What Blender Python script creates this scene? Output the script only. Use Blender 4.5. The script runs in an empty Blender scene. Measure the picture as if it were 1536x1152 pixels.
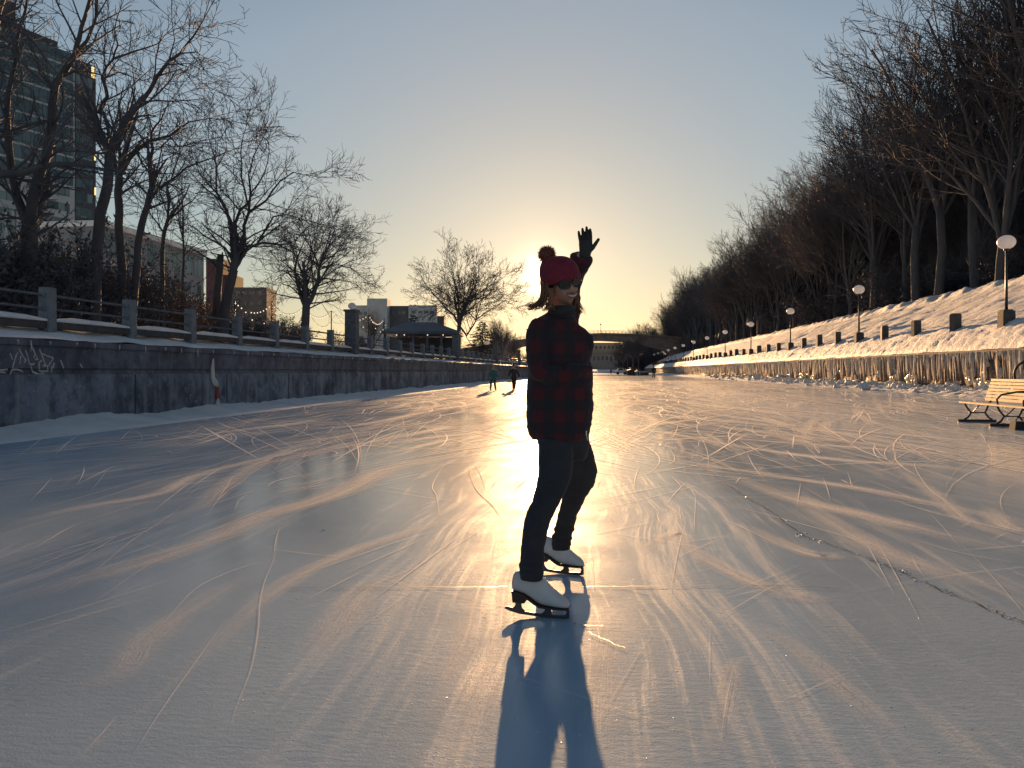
import bpy, bmesh, math, random
from mathutils import Vector, Matrix, noise as mnoise
R_ = math.radians
sc = bpy.context.scene
COL = sc.collection

# ------------------------------------------------------------------ camera frame
# world: +Y runs along the canal, +X to its right-hand bank, ice surface at z = 0
F_PX, HZ = 1160.0, 556.0
YAW = math.atan((905 - 768) / F_PX)
FW = Vector((-math.sin(YAW), math.cos(YAW), 0))
RT = Vector((math.cos(YAW), math.sin(YAW), 0))
UP = Vector((0, 0, 1))
EYE = Vector((0, 0, 1.2))

def P(x, y, d):
    return EYE + FW * d + RT * ((x - 768) / F_PX * d) + UP * ((HZ - y) / F_PX * d)

def ray(x, y):
    return FW + RT * ((x - 768) / F_PX) + UP * ((HZ - y) / F_PX)

def G(x, y, z=0.0):
    r = ray(x, y)
    return EYE + r * ((z - EYE.z) / r.z)

def onX(x, y, X):
    r = ray(x, y)
    return EYE + r * ((X - EYE.x) / r.x)

def depth_at(x, X):
    r = ray(x, HZ)
    return X / r.x

cam_d = bpy.data.cameras.new("camera")
cam = bpy.data.objects.new("camera", cam_d)
COL.objects.link(cam)
cam.location = EYE
cam.rotation_euler = (R_(90), 0, YAW)
cam_d.sensor_width = 36
cam_d.lens = 36 * F_PX / 1536
cam_d.shift_y = -(576 - HZ) / 1536
cam_d.clip_start = 0.05
cam_d.clip_end = 6000
sc.camera = cam

# ------------------------------------------------------------------ helpers
def tag(o, label=None, cat=None, group=None, kind=None):
    if label: o["label"] = label
    if cat: o["category"] = cat
    if group: o["group"] = group
    if kind: o["kind"] = kind
    return o

def empty(name, loc=(0, 0, 0), rz=0.0):
    o = bpy.data.objects.new(name, None)
    o.empty_display_size = 0.2
    COL.objects.link(o)
    o.location = loc
    o.rotation_euler = (0, 0, rz)
    return o

class MB:
    def __init__(s):
        s.v, s.f, s.m, s.uv = [], [], [], {}
    def add(s, vs, fs, mi=0):
        b = len(s.v)
        s.v.extend(vs)
        for f in fs:
            s.f.append([i + b for i in f]); s.m.append(mi)
        return b
    def box(s, c, size, rz=0.0, mi=0, top=1.0):
        hx, hy, hz = size[0] / 2, size[1] / 2, size[2] / 2
        ca, sa = math.cos(rz), math.sin(rz)
        vs = []
        for z in (-hz, hz):
            k = top if z > 0 else 1
            for x, y in ((-hx, -hy), (hx, -hy), (hx, hy), (-hx, hy)):
                x, y = x * k, y * k
                vs.append((c[0] + x * ca - y * sa, c[1] + x * sa + y * ca, c[2] + z))
        s.add(vs, [(3, 2, 1, 0), (4, 5, 6, 7), (0, 1, 5, 4), (1, 2, 6, 5), (2, 3, 7, 6), (3, 0, 4, 7)], mi)
    def tube(s, pts, rad, n=6, cap=True, mi=0):
        b = len(s.v)
        up = None
        m = len(pts)
        for i in range(m):
            p = pts[i]
            t = (pts[min(i + 1, m - 1)] - pts[max(i - 1, 0)])
            if t.length < 1e-9: t = Vector((0, 0, 1))
            t.normalize()
            if up is None:
                up = Vector((1, 0, 0)) if abs(t.x) < 0.7 else Vector((0, 1, 0))
            a = up - t * up.dot(t)
            if a.length < 1e-6: a = t.orthogonal()
            a.normalize(); up = a
            c = t.cross(a)
            r = rad[i]
            for k in range(n):
                th = 6.283185 * k / n
                q = p + a * (r * math.cos(th)) + c * (r * math.sin(th))
                s.v.append((q.x, q.y, q.z))
        for i in range(m - 1):
            o0 = b + i * n; o1 = o0 + n
            for k in range(n):
                k2 = (k + 1) % n
                s.f.append((o0 + k, o0 + k2, o1 + k2, o1 + k)); s.m.append(mi)
        if cap:
            s.f.append([b + k for k in range(n)][::-1]); s.m.append(mi)
            e = b + (m - 1) * n
            s.f.append([e + k for k in range(n)]); s.m.append(mi)
    def rings(s, rings, mi=0, cap=True):
        n = len(rings[0]); b = len(s.v)
        for r in rings: s.v.extend([tuple(q) for q in r])
        for i in range(len(rings) - 1):
            for k in range(n):
                k2 = (k + 1) % n
                s.f.append((b + i * n + k, b + i * n + k2, b + (i + 1) * n + k2, b + (i + 1) * n + k)); s.m.append(mi)
        if cap:
            s.f.append([b + k for k in range(n)][::-1]); s.m.append(mi)
            e = b + (len(rings) - 1) * n
            s.f.append([e + k for k in range(n)]); s.m.append(mi)
    def ball(s, c, rx, ry=None, rz=None, nu=12, nv=8, mi=0, M=None):
        ry = rx if ry is None else ry; rz = rx if rz is None else rz
        rs = []
        for j in range(nv + 1):
            th = math.pi * min(max(j / nv, 0.02), 0.98)
            ring = []
            for k in range(nu):
                ph = 6.283185 * k / nu
                q = Vector((rx * math.sin(th) * math.cos(ph), ry * math.sin(th) * math.sin(ph), -rz * math.cos(th)))
                if M: q = M @ q
                ring.append(Vector(c) + q)
            rs.append(ring)
        s.rings(rs, mi)
    def prism(s, poly, O, ax, ay, an, t, mi=0):
        """2-D polygon (list of (u, v)) in plane O + u*ax + v*ay, thickness t along an (centred)"""
        n = len(poly)
        vs = [tuple(O + ax * u + ay * w - an * (t / 2)) for u, w in poly] + [tuple(O + ax * u + ay * w + an * (t / 2)) for u, w in poly]
        fs = [list(range(n))[::-1], list(range(n, 2 * n))] + [(i, (i + 1) % n, n + (i + 1) % n, n + i) for i in range(n)]
        s.add(vs, fs, mi)
    def mesh(s, name, mats, smooth=False):
        me = bpy.data.meshes.new(name)
        me.from_pydata([tuple(q) for q in s.v], [], s.f)
        if not isinstance(mats, (list, tuple)): mats = [mats]
        for m in mats: me.materials.append(m)
        if len(mats) > 1: me.polygons.foreach_set("material_index", s.m)
        if smooth: me.polygons.foreach_set("use_smooth", [True] * len(me.polygons))
        me.update()
        return me
    def build(s, name, mats, parent=None, smooth=False, fixn=False):
        me = s.mesh(name, mats, smooth)
        if fixn:
            bm = bmesh.new(); bm.from_mesh(me)
            bmesh.ops.recalc_face_normals(bm, faces=bm.faces); bm.to_mesh(me); bm.free()
        o = bpy.data.objects.new(name, me)
        COL.objects.link(o)
        if parent: o.parent = parent
        return o

def remesh(mb, voxel, smooth=3):
    me = mb.mesh("tmp", [], False)
    bm = bmesh.new(); bm.from_mesh(me); bmesh.ops.recalc_face_normals(bm, faces=bm.faces); bm.to_mesh(me); bm.free()
    o = bpy.data.objects.new("tmp", me); COL.objects.link(o)
    md = o.modifiers.new("r", 'REMESH'); md.mode = 'VOXEL'; md.voxel_size = voxel
    if smooth:
        ms = o.modifiers.new("s", 'SMOOTH'); ms.iterations = smooth; ms.factor = 0.5
    dg = bpy.context.evaluated_depsgraph_get()
    ev = o.evaluated_get(dg)
    out = bpy.data.meshes.new_from_object(ev)
    bpy.data.objects.remove(o); bpy.data.meshes.remove(me)
    out.polygons.foreach_set("use_smooth", [True] * len(out.polygons))
    return out

def obj_from(name, me, mat, parent=None):
    me.name = name
    me.materials.clear(); me.materials.append(mat)
    o = bpy.data.objects.new(name, me); COL.objects.link(o)
    if parent: o.parent = parent
    return o

def copy_tree(root, loc, rz=0.0, scale=None):
    c = root.copy(); COL.objects.link(c); c.location = loc; c.rotation_euler = (0, 0, rz)
    if scale: c.scale = scale
    for ch in root.children:
        d = ch.copy(); COL.objects.link(d); d.parent = c
        for g in ch.children:
            e = g.copy(); COL.objects.link(e); e.parent = d
    return c

# ------------------------------------------------------------------ material helpers
class NT:
    def __init__(s, name):
        s.mat = bpy.data.materials.new(name); s.mat.use_nodes = True
        s.t = s.mat.node_tree; s.t.nodes.clear()
        s.out = s.t.nodes.new("ShaderNodeOutputMaterial")
    def n(s, typ, props=None, **ins):
        nd = s.t.nodes.new("ShaderNode" + typ)
        for k, v in (props or {}).items(): setattr(nd, k, v)
        for k, v in ins.items():
            key = k.replace("_", " ")
            s.set(nd, key, v)
        return nd
    def set(s, nd, key, v):
        sock = nd.inputs[key] if not isinstance(key, int) else nd.inputs[key]
        if isinstance(v, bpy.types.NodeSocket): s.t.links.new(v, sock)
        else: sock.default_value = v
    def math(s, op, a, b=0.0, c=None, clamp=False):
        nd = s.t.nodes.new("ShaderNodeMath"); nd.operation = op; nd.use_clamp = clamp
        s.set(nd, 0, a); s.set(nd, 1, b)
        if c is not None: s.set(nd, 2, c)
        return nd.outputs[0]
    def mixc(s, fac, a, b, mode='MIX'):
        nd = s.t.nodes.new("ShaderNodeMix"); nd.data_type = 'RGBA'; nd.blend_type = mode
        s.set(nd, 0, fac); s.set(nd, 6, a); s.set(nd, 7, b)
        return nd.outputs[2]
    def mixf(s, fac, a, b):
        nd = s.t.nodes.new("ShaderNodeMix"); nd.data_type = 'FLOAT'
        s.set(nd, 0, fac); s.set(nd, 2, a); s.set(nd, 3, b)
        return nd.outputs[0]
    def noise(s, vec, scale, detail=4.0, rough=0.55, dist=0.0, out="Fac"):
        nd = s.t.nodes.new("ShaderNodeTexNoise")
        if vec is not None: s.t.links.new(vec, nd.inputs["Vector"])
        nd.inputs["Scale"].default_value = scale; nd.inputs["Detail"].default_value = detail
        nd.inputs["Roughness"].default_value = rough; nd.inputs["Distortion"].default_value = dist
        return nd.outputs[out]
    def ramp(s, v, a, b, lo=0.0, hi=1.0, smooth=True):
        nd = s.t.nodes.new("ShaderNodeMapRange"); nd.interpolation_type = 'SMOOTHSTEP' if smooth else 'LINEAR'
        s.set(nd, "Value", v); s.set(nd, "From Min", a); s.set(nd, "From Max", b); s.set(nd, "To Min", lo); s.set(nd, "To Max", hi)
        return nd.outputs[0]
    def mapping(s, vec, scale=(1, 1, 1), rot=(0, 0, 0), loc=(0, 0, 0)):
        nd = s.t.nodes.new("ShaderNodeMapping")
        s.t.links.new(vec, nd.inputs["Vector"])
        nd.inputs["Scale"].default_value = scale; nd.inputs["Rotation"].default_value = rot; nd.inputs["Location"].default_value = loc
        return nd.outputs[0]
    def coord(s, which="Object"):
        return s.t.nodes.new("ShaderNodeTexCoord").outputs[which]
    def wpos(s):
        return s.t.nodes.new("ShaderNodeNewGeometry").outputs["Position"]
    def bump(s, h, strength=0.3, dist=0.02):
        nd = s.t.nodes.new("ShaderNodeBump"); s.t.links.new(h, nd.inputs["Height"])
        nd.inputs["Strength"].default_value = strength; nd.inputs["Distance"].default_value = dist
        return nd.outputs[0]
    def principled(s, **ins):
        nd = s.t.nodes.new("ShaderNodeBsdfPrincipled")
        for k, v in ins.items(): s.set(nd, k.replace("_", " "), v)
        return nd
    def surf(s, sh):
        s.t.links.new(sh, s.out.inputs["Surface"]); return s.mat

def simple(name, col, col2=None, rough=0.7, nscale=3.0, bump=0.0, bscale=30.0, bdist=0.02, metal=0.0, spec=0.5, sheen=0.0, stretch=None):
    t = NT(name)
    v = t.coord("Object")
    if stretch: v = t.mapping(v, stretch)
    c = (*col, 1)
    if col2: c = t.mixc(t.ramp(t.noise(v, nscale, 5, 0.6), 0.35, 0.65), (*col, 1), (*col2, 1))
    p = t.principled(Base_Color=c, Roughness=rough, Metallic=metal, Specular_IOR_Level=spec)
    if sheen:
        p.inputs["Sheen Weight"].default_value = sheen; p.inputs["Sheen Roughness"].default_value = 0.35
    if bump: t.set(p, "Normal", t.bump(t.noise(v, bscale, 4, 0.6), bump, bdist))
    return t.surf(p.outputs[0])

# ------------------------------------------------------------------ sun and sky
SUN_PX = (812, 413)
S = ray(*SUN_PX).normalized()
SUN_EL = math.asin(S.z); SUN_AZ = math.atan2(S.x, S.y)
sun_d = bpy.data.lights.new("sun", 'SUN'); sun_d.energy = 5.0; sun_d.angle = R_(0.53); sun_d.color = (1.0, 0.56, 0.25)
sun = bpy.data.objects.new("sun", sun_d); COL.objects.link(sun)
sun.rotation_euler = S.to_track_quat('Z', 'Y').to_euler(); sun.location = (0, 0, 60)

w = bpy.data.worlds.new("World"); sc.world = w; w.use_nodes = True
wt = w.node_tree; wt.nodes.clear()
wo = wt.nodes.new("ShaderNodeOutputWorld"); bg = wt.nodes.new("ShaderNodeBackground")
sky = wt.nodes.new("ShaderNodeTexSky"); sky.sky_type = 'NISHITA'; sky.sun_disc = False
sky.sun_elevation = SUN_EL; sky.sun_rotation = SUN_AZ
sky.air_density = 1.0; sky.dust_density = 0.3; sky.ozone_density = 1.35; sky.altitude = 70
# hold the bright part of the sky near the sun down to the range the photograph shows
bw = wt.nodes.new("ShaderNodeRGBToBW"); wt.links.new(sky.outputs[0], bw.inputs[0])
def wmath(op, a, b):
    m = wt.nodes.new("ShaderNodeMath"); m.operation = op
    for i, q in enumerate((a, b)):
        if isinstance(q, bpy.types.NodeSocket): wt.links.new(q, m.inputs[i])
        else: m.inputs[i].default_value = q
    return m.outputs[0]
gain = wmath('POWER', wmath('MAXIMUM', wmath('MULTIPLY', bw.outputs[0], 1 / 2.9), 1.0), -0.50)
hs = wt.nodes.new("ShaderNodeVectorMath"); hs.operation = 'SCALE'
ds = wt.nodes.new("ShaderNodeHueSaturation"); ds.inputs["Saturation"].default_value = 0.83
wt.links.new(sky.outputs[0], ds.inputs["Color"])
wt.links.new(ds.outputs[0], hs.inputs[0]); wt.links.new(gain, hs.inputs["Scale"])
# the sun's own aureole in the winter air: a function of the angle from the sun only
tc = wt.nodes.new("ShaderNodeTexCoord")
dp = wt.nodes.new("ShaderNodeVectorMath"); dp.operation = 'DOT_PRODUCT'
nv = wt.nodes.new("ShaderNodeVectorMath"); nv.operation = 'NORMALIZE'
wt.links.new(tc.outputs["Generated"], nv.inputs[0]); wt.links.new(nv.outputs[0], dp.inputs[0])
dp.inputs[1].default_value = S
ac = wt.nodes.new("ShaderNodeMath"); ac.operation = 'ARCCOSINE'; ac.use_clamp = False
mn = wt.nodes.new("ShaderNodeMath"); mn.operation = 'MINIMUM'; mn.inputs[1].default_value = 0.9999999
wt.links.new(dp.outputs["Value"], mn.inputs[0]); wt.links.new(mn.outputs[0], ac.inputs[0])
def glow(sig_deg, amp):
    a = wt.nodes.new("ShaderNodeMath"); a.operation = 'MULTIPLY'; a.inputs[1].default_value = -1.0 / R_(sig_deg)
    wt.links.new(ac.outputs[0], a.inputs[0])
    e = wt.nodes.new("ShaderNodeMath"); e.operation = 'EXPONENT'; wt.links.new(a.outputs[0], e.inputs[0])
    m = wt.nodes.new("ShaderNodeMath"); m.operation = 'MULTIPLY'; m.inputs[1].default_value = amp
    wt.links.new(e.outputs[0], m.inputs[0])
    return m.outputs[0]
def glowcol(sig, amp, col):
    v = wt.nodes.new("ShaderNodeVectorMath"); v.operation = 'SCALE'; v.inputs[0].default_value = col
    wt.links.new(glow(sig, amp), v.inputs["Scale"])
    return v.outputs[0]
def vadd(a, b):
    v = wt.nodes.new("ShaderNodeVectorMath"); v.operation = 'ADD'
    wt.links.new(a, v.inputs[0]); wt.links.new(b, v.inputs[1]); return v.outputs[0]
tot = vadd(hs.outputs[0], vadd(vadd(glowcol(0.45, 120.0, (1, 0.80, 0.52)), glowcol(1.8, 5.0, (1, 0.60, 0.25))), glowcol(9.0, 1.7, (1, 0.58, 0.30))))
wt.links.new(tot, bg.inputs["Color"]); bg.inputs["Strength"].default_value = 0.0505
wt.links.new(bg.outputs[0], wo.inputs["Surface"])
vs = sc.view_settings
vs.view_transform = 'Standard'; vs.look = 'None'; vs.exposure = 1.32; vs.gamma = 1.0; vs.use_curve_mapping = False
sc.cycles.max_bounces = 6; sc.cycles.use_denoising = True
sc.cycles.sample_clamp_indirect = 6

# ------------------------------------------------------------------ materials
def ice_material():
    t = NT("canal_ice")
    pos = t.coord("Object")
    warp = t.t.nodes.new("ShaderNodeVectorMath"); warp.operation = 'MULTIPLY_ADD'
    wn = t.noise(pos, 0.16, 2, 0.5, out="Color")
    t.t.links.new(wn, warp.inputs[0]); warp.inputs[1].default_value = (1.5, 1.5, 0); t.t.links.new(pos, warp.inputs[2])
    pw = warp.outputs[0]
    def streak(ang, sx, sy, lo, hi, off):
        v = t.mapping(pw, (sx, sy, 1), (0, 0, R_(ang)), (off, off * 0.7, off))
        return t.ramp(t.noise(v, 1.0, 8, 0.74), lo, hi)
    s1 = streak(8, 3.6, 0.13, 0.52, 0.68, 3.1)
    s2 = streak(-16, 4.2, 0.16, 0.53, 0.70, 11.7)
    s3 = streak(32, 2.8, 0.18, 0.55, 0.72, 23.3)
    s4 = streak(-38, 4.5, 0.22, 0.57, 0.74, 37.9)
    M = t.math('MULTIPLY', t.math('MAXIMUM', t.math('MAXIMUM', s1, s2), t.math('MAXIMUM', s3, s4)), 0.6)
    patch = t.ramp(t.noise(pos, 0.22, 3, 0.5), 0.30, 0.62)
    speck = t.ramp(t.noise(pos, 55.0, 3, 0.7), 0.35, 0.7)
    M = t.math('MULTIPLY', t.math('MULTIPLY', M, patch), t.mixf(0.55, 1.0, speck))
    base = t.mixc(t.ramp(t.noise(pos, 0.8, 5, 0.6), 0.3, 0.7), (0.29, 0.41, 0.54, 1), (0.36, 0.48, 0.61, 1))
    grain = t.ramp(t.noise(pos, 140.0, 2, 0.6), 0.60, 0.75)
    base = t.mixc(t.math('MULTIPLY', grain, 0.35), base, (0.55, 0.58, 0.6, 1))
    colr = t.mixc(M, base, (0.78, 0.80, 0.82, 1))
    rough = t.mixf(M, t.mixf(t.ramp(t.noise(pos, 1.5, 4, 0.6), 0.3, 0.7), 0.42, 0.55), 0.9)
    hs_ = t.mapping(pos, (1.0, 2.2, 1))
    h = t.math('ADD', t.math('MULTIPLY', t.noise(hs_, 16.0, 4, 0.6), 0.7), t.math('MULTIPLY', t.noise(pos, 110.0, 4, 0.75), 0.55))
    h = t.math('ADD', h, t.math('MULTIPLY', M, 0.5))
    nrm = t.bump(h, 0.26, 0.011)
    p = t.principled(Base_Color=colr, Roughness=rough, IOR=1.31, Normal=nrm, Specular_IOR_Level=t.mixf(M, 0.006, 0.17),
                     Coat_Weight=t.mixf(M, 0.55, 0.12), Coat_Roughness=0.055, Coat_IOR=1.31, Coat_Normal=t.bump(h, 0.06, 0.010))
    return t.surf(p.outputs[0])

def frost_material(name, lo, hi, amt=1.0, sc_=30.0, amt_soft=True):
    """snow dust on the ice: UV v runs across the swath, u along it"""
    t = NT(name)
    pos = t.wpos()
    uv = t.coord("UV")
    sx = t.t.nodes.new("ShaderNodeSeparateXYZ"); t.t.links.new(uv, sx.inputs[0])
    a = t.math('ABSOLUTE', t.math('SUBTRACT', sx.outputs[1], 0.5))
    e = t.ramp(a, 0.5, 0.05 if amt_soft else 0.38)
    stretch = t.mapping(uv, (0.25, 16.0, 1))
    nn = t.math('ADD', t.math('MULTIPLY', t.noise(pos, sc_, 5, 0.75), 0.55), t.math('MULTIPLY', t.noise(stretch, 1.6, 4, 0.7), 0.45))
    fd = t.t.nodes.new('ShaderNodeAttribute'); fd.attribute_name = 'fade'
    al = t.math('MULTIPLY', t.math('MULTIPLY', t.ramp(nn, lo, hi), e), t.math('MULTIPLY', fd.outputs['Fac'], amt))
    p = t.principled(Base_Color=(0.88, 0.86, 0.84, 1), Roughness=0.80, IOR=1.33, Specular_IOR_Level=0.40, Normal=t.bump(t.noise(pos, 160, 3, 0.7), 0.15, 0.004))
    tr = t.n("BsdfTransparent")
    mx = t.t.nodes.new("ShaderNodeMixShader")
    t.t.links.new(al, mx.inputs[0]); t.t.links.new(tr.outputs[0], mx.inputs[1]); t.t.links.new(p.outputs[0], mx.inputs[2])
    return t.surf(mx.outputs[0])

def snow_material(name="snow", bs=6.0, strength=0.5, dist=0.08):
    t = NT(name)
    pos = t.wpos()
    c = t.mixc(t.ramp(t.noise(pos, 0.9, 5, 0.6), 0.35, 0.7), (0.80, 0.82, 0.85, 1), (0.66, 0.68, 0.72, 1))
    h = t.math('ADD', t.noise(pos, bs, 6, 0.65), t.math('MULTIPLY', t.noise(pos, bs * 7, 3, 0.6), 0.25))
    p = t.principled(Base_Color=c, Roughness=0.65, IOR=1.31, Normal=t.bump(h, strength, dist))
    return t.surf(p.outputs[0])

def wall_material():
    t = NT("weathered_concrete")
    pos = t.wpos()
    sx = t.t.nodes.new("ShaderNodeSeparateXYZ"); t.t.links.new(pos, sx.inputs[0])
    big = t.ramp(t.noise(pos, 0.9, 6, 0.62), 0.34, 0.66)
    blot = t.ramp(t.noise(pos, 2.4, 5, 0.7), 0.45, 0.68)
    vst = t.ramp(t.noise(t.mapping(pos, (1, 3.2, 0.25)), 1.0, 5, 0.65), 0.46, 0.72)
    c = t.mixc(big, (0.048, 0.062, 0.095, 1), (0.20, 0.245, 0.315, 1))
    c = t.mixc(t.math('MULTIPLY', blot, 0.75), c, (0.03, 0.035, 0.055, 1))
    c = t.mixc(t.math('MULTIPLY', vst, 0.5), c, (0.34, 0.37, 0.41, 1))
    # pale frost patches
    fr = t.math('MULTIPLY', t.ramp(t.noise(pos, 4.0, 6, 0.8), 0.56, 0.72), 0.6)
    c = t.mixc(fr, c, (0.48, 0.50, 0.54, 1))
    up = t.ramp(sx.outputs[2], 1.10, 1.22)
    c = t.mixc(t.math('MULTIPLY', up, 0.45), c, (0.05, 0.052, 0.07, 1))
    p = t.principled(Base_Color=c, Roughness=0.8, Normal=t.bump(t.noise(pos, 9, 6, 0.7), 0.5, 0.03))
    return t.surf(p.outputs[0])

def stone_material():
    t = NT("icy_stone")
    pos = t.wpos()
    v = t.mapping(pos, (1, 1, 1), (0, R_(90), 0))
    br = t.t.nodes.new("ShaderNodeTexBrick")
    cx = t.t.nodes.new("ShaderNodeCombineXYZ"); sx = t.t.nodes.new("ShaderNodeSeparateXYZ")
    t.t.links.new(pos, sx.inputs[0]); t.t.links.new(sx.outputs[1], cx.inputs[0]); t.t.links.new(sx.outputs[2], cx.inputs[1])
    t.t.links.new(cx.outputs[0], br.inputs["Vector"])
    br.inputs["Scale"].default_value = 1.0; br.inputs["Brick Width"].default_value = 0.9; br.inputs["Row Height"].default_value = 0.42
    br.inputs["Mortar Size"].default_value = 0.03
    br.inputs["Color1"].default_value = (0.13, 0.08, 0.065, 1); br.inputs["Color2"].default_value = (0.21, 0.14, 0.11, 1); br.inputs["Mortar"].default_value = (0.07, 0.055, 0.05, 1)
    ice = t.ramp(t.noise(t.mapping(pos, (1, 5.0, 0.5)), 1.0, 5, 0.7), 0.50, 0.68)
    c = t.mixc(t.math('MULTIPLY', ice, 0.75), br.outputs["Color"], (0.62, 0.58, 0.54, 1))
    h = t.math('ADD', t.noise(pos, 5, 5, 0.7), t.math('MULTIPLY', ice, 0.6))
    p = t.principled(Base_Color=c, Roughness=t.mixf(ice, 0.8, 0.35), Normal=t.bump(h, 0.8, 0.12))
    return t.surf(p.outputs[0])

M_ICE = ice_material()
M_FROST = frost_material("snow_dust", 0.39, 0.62, 1.0, 120.0)
M_SCR = frost_material("scratch_frost", 0.10, 0.38, 1.0, 60.0, False)
M_SNOW = snow_material()
M_SNOWC = snow_material("lumpy_snow", 3.0, 0.8, 0.25)
M_WALL = wall_material()
M_STONE = stone_material()
M_CONC = simple("post_concrete", (0.12, 0.145, 0.18), (0.19, 0.215, 0.25), 0.8, 4, 0.3, 40)
M_DCONC = simple("dark_concrete", (0.045, 0.045, 0.052), (0.075, 0.072, 0.075), 0.8, 4, 0.3, 40)
M_STEEL = simple("grey_steel", (0.10, 0.11, 0.13), (0.14, 0.15, 0.17), 0.45, 6, metal=0.6)
M_BLACKM = simple("black_metal", (0.03, 0.03, 0.035), (0.05, 0.05, 0.05), 0.4, 8, metal=0.4)
M_BARK = simple("dark_bark", (0.062, 0.066, 0.084), (0.092, 0.093, 0.110), 0.85, 2.5, 0.6, 14, 0.03, stretch=(1, 1, 0.3))
M_BARKG = simple("grey_bark", (0.045, 0.046, 0.060), (0.075, 0.074, 0.085), 0.85, 2.5, 0.6, 14, 0.03, stretch=(1, 1, 0.3))
M_TWIG = simple("twigs", (0.058, 0.066, 0.090), (0.078, 0.082, 0.104), 0.8, 1.0)
M_TWIGR = simple("reddish_twigs", (0.068, 0.068, 0.086), (0.086, 0.080, 0.094), 0.8, 1.0)
M_RUST = simple("dead_leaves", (0.20, 0.085, 0.035), (0.12, 0.055, 0.03), 0.8, 1.5)
M_NEEDLE = simple("needles", (0.030, 0.040, 0.030), (0.05, 0.055, 0.04), 0.8, 1.5)

# ------------------------------------------------------------------ ground, ice, banks
def grid_obj(name, xs, ys, zf, mat, kind, smooth=True):
    vs = [(x, y, zf(x, y)) for y in ys for x in xs]
    n = len(xs)
    fs = [(j * n + i, j * n + i + 1, (j + 1) * n + i + 1, (j + 1) * n + i) for j in range(len(ys) - 1) for i in range(n - 1)]
    mb = MB(); mb.add(vs, fs)
    o = mb.build(name, mat, smooth=smooth)
    tag(o, kind=kind)
    return o

def lin(a, b, st):
    n = max(1, int(round((b - a) / st)))
    return [a + (b - a) * i / n for i in range(n + 1)]

def pl(x, pts):
    if x <= pts[0][0]: return pts[0][1]
    for (x0, y0), (x1, y1) in zip(pts, pts[1:]):
        if x <= x1: return y0 + (y1 - y0) * (x - x0) / (x1 - x0)
    return pts[-1][1]

XL, XR = -11.3, 19.0
YEND = 430.0
ice = MB(); ice.add([(XL - 0.6, -20, 0), (XR + 0.6, -20, 0), (XR + 0.6, YEND + 5, 0), (XL - 0.6, YEND + 5, 0)], [(0, 1, 2, 3)])
tag(ice.build("ice", M_ICE), "frozen canal surface covered in skate marks", "ice", kind="structure")

def nz(x, y, s, o=0.0):
    return mnoise.noise(Vector((x * s, y * s, o)))

# ground sheet out to the horizon (one sheet with the canal as a trench in it)
gx = [-700, -400, -200, -90, -40, -24, -16, -12.6, -12.45, -11.75, -11.7, 19.3, 19.35, 31, 34, 45, 80, 200, 400, 700]
def ground_z(x, y):
    if y > YEND + 2: return 1.6
    if -11.72 < x < 19.32: return -0.6
    if x <= -11.72:
        return pl(x, [(-12.5, 1.85), (-11.74, 1.75)]) if x > -12.55 else 1.95
    if x < 19.4: return 1.8
    return pl(x, [(19.3, 1.8), (31, 7.0), (34, 7.4), (80, 8.0)])
grid_obj("ground", gx, [-60, 0, 40, 120, 240, YEND + 1, YEND + 4, 600, 760], ground_z, M_SNOW, "structure", False)

# snow lying on the left wall, behind the fence, and on the right slope
def left_snow(x, y):
    z = pl(x, [(-60, 2.6), (-30, 2.35), (-16, 2.25), (-13.2, 2.28), (-12.55, 2.22), (-12.3, 2.06), (-11.9, 1.97), (-11.5, 1.88), (-11.26, 1.845)])
    return z + 0.05 * nz(x, y, 0.9) * (1 if x > -13 else 2.2) + 0.015 * nz(x, y, 4.0)
grid_obj("snow_cover", [-60, -45, -30, -22, -18, -15, -14, -13.2] + lin(-12.7, -11.26, 0.12), lin(-2, 60, 0.3) + lin(61, 330, 2.0), left_snow, M_SNOW, "structure")

def right_snow(x, y):
    z = pl(x, [(18.93, 2.26), (19.05, 2.42), (19.5, 2.85), (20.1, 3.30), (20.7, 3.72), (22, 4.25), (25, 5.6), (28.4, 7.1), (29.2, 7.75), (30.4, 8.0), (31.6, 7.75), (34, 7.9), (60, 8.4)])
    rough = 0.35 if x < 20.4 else 1.0
    z += rough * (0.16 * nz(x, y, 0.55, 2.0) + 0.09 * nz(x * 1.0 + y * 0.55, y * 0.8, 1.3, 5.0))
    if 19.0 < x < 20.5:
        z += 0.16 * abs(nz(x * 0.8, y * 2.0, 1.6, 9.0)) + 0.08 * nz(x, y, 3.1)
    if 28.8 < x < 31.5:
        z += 0.35 * nz(x, y, 0.7, 4.0) + 0.12 * nz(x, y, 2.6)
    return z
grid_obj("snowy_embankment", lin(18.93, 20.6, 0.13) + lin(20.9, 32, 0.3) + [34, 40, 60], lin(18, 110, 0.3) + lin(111, YEND, 1.2), right_snow, M_SNOWC, "structure")

# low snow ridges pushed against the foot of both walls
def ridge_left(x, y):
    t = (x - XL + 0.02) / 1.7
    h = 0.24 * max(0, 1 - t) ** 1.6 * (0.8 + 0.5 * nz(0, y, 0.35)) + (0.05 * nz(x, y, 2.4) + 0.03 * nz(x, y, 6.0)) * max(0, 1 - t)
    return max(h, -0.03) if t < 0.92 else -0.03
grid_obj("snow_ridge", lin(XL - 0.02, XL + 2.5, 0.10), lin(4, 60, 0.2) + lin(61, 330, 1.5), ridge_left, M_SNOW, "structure")

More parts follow.
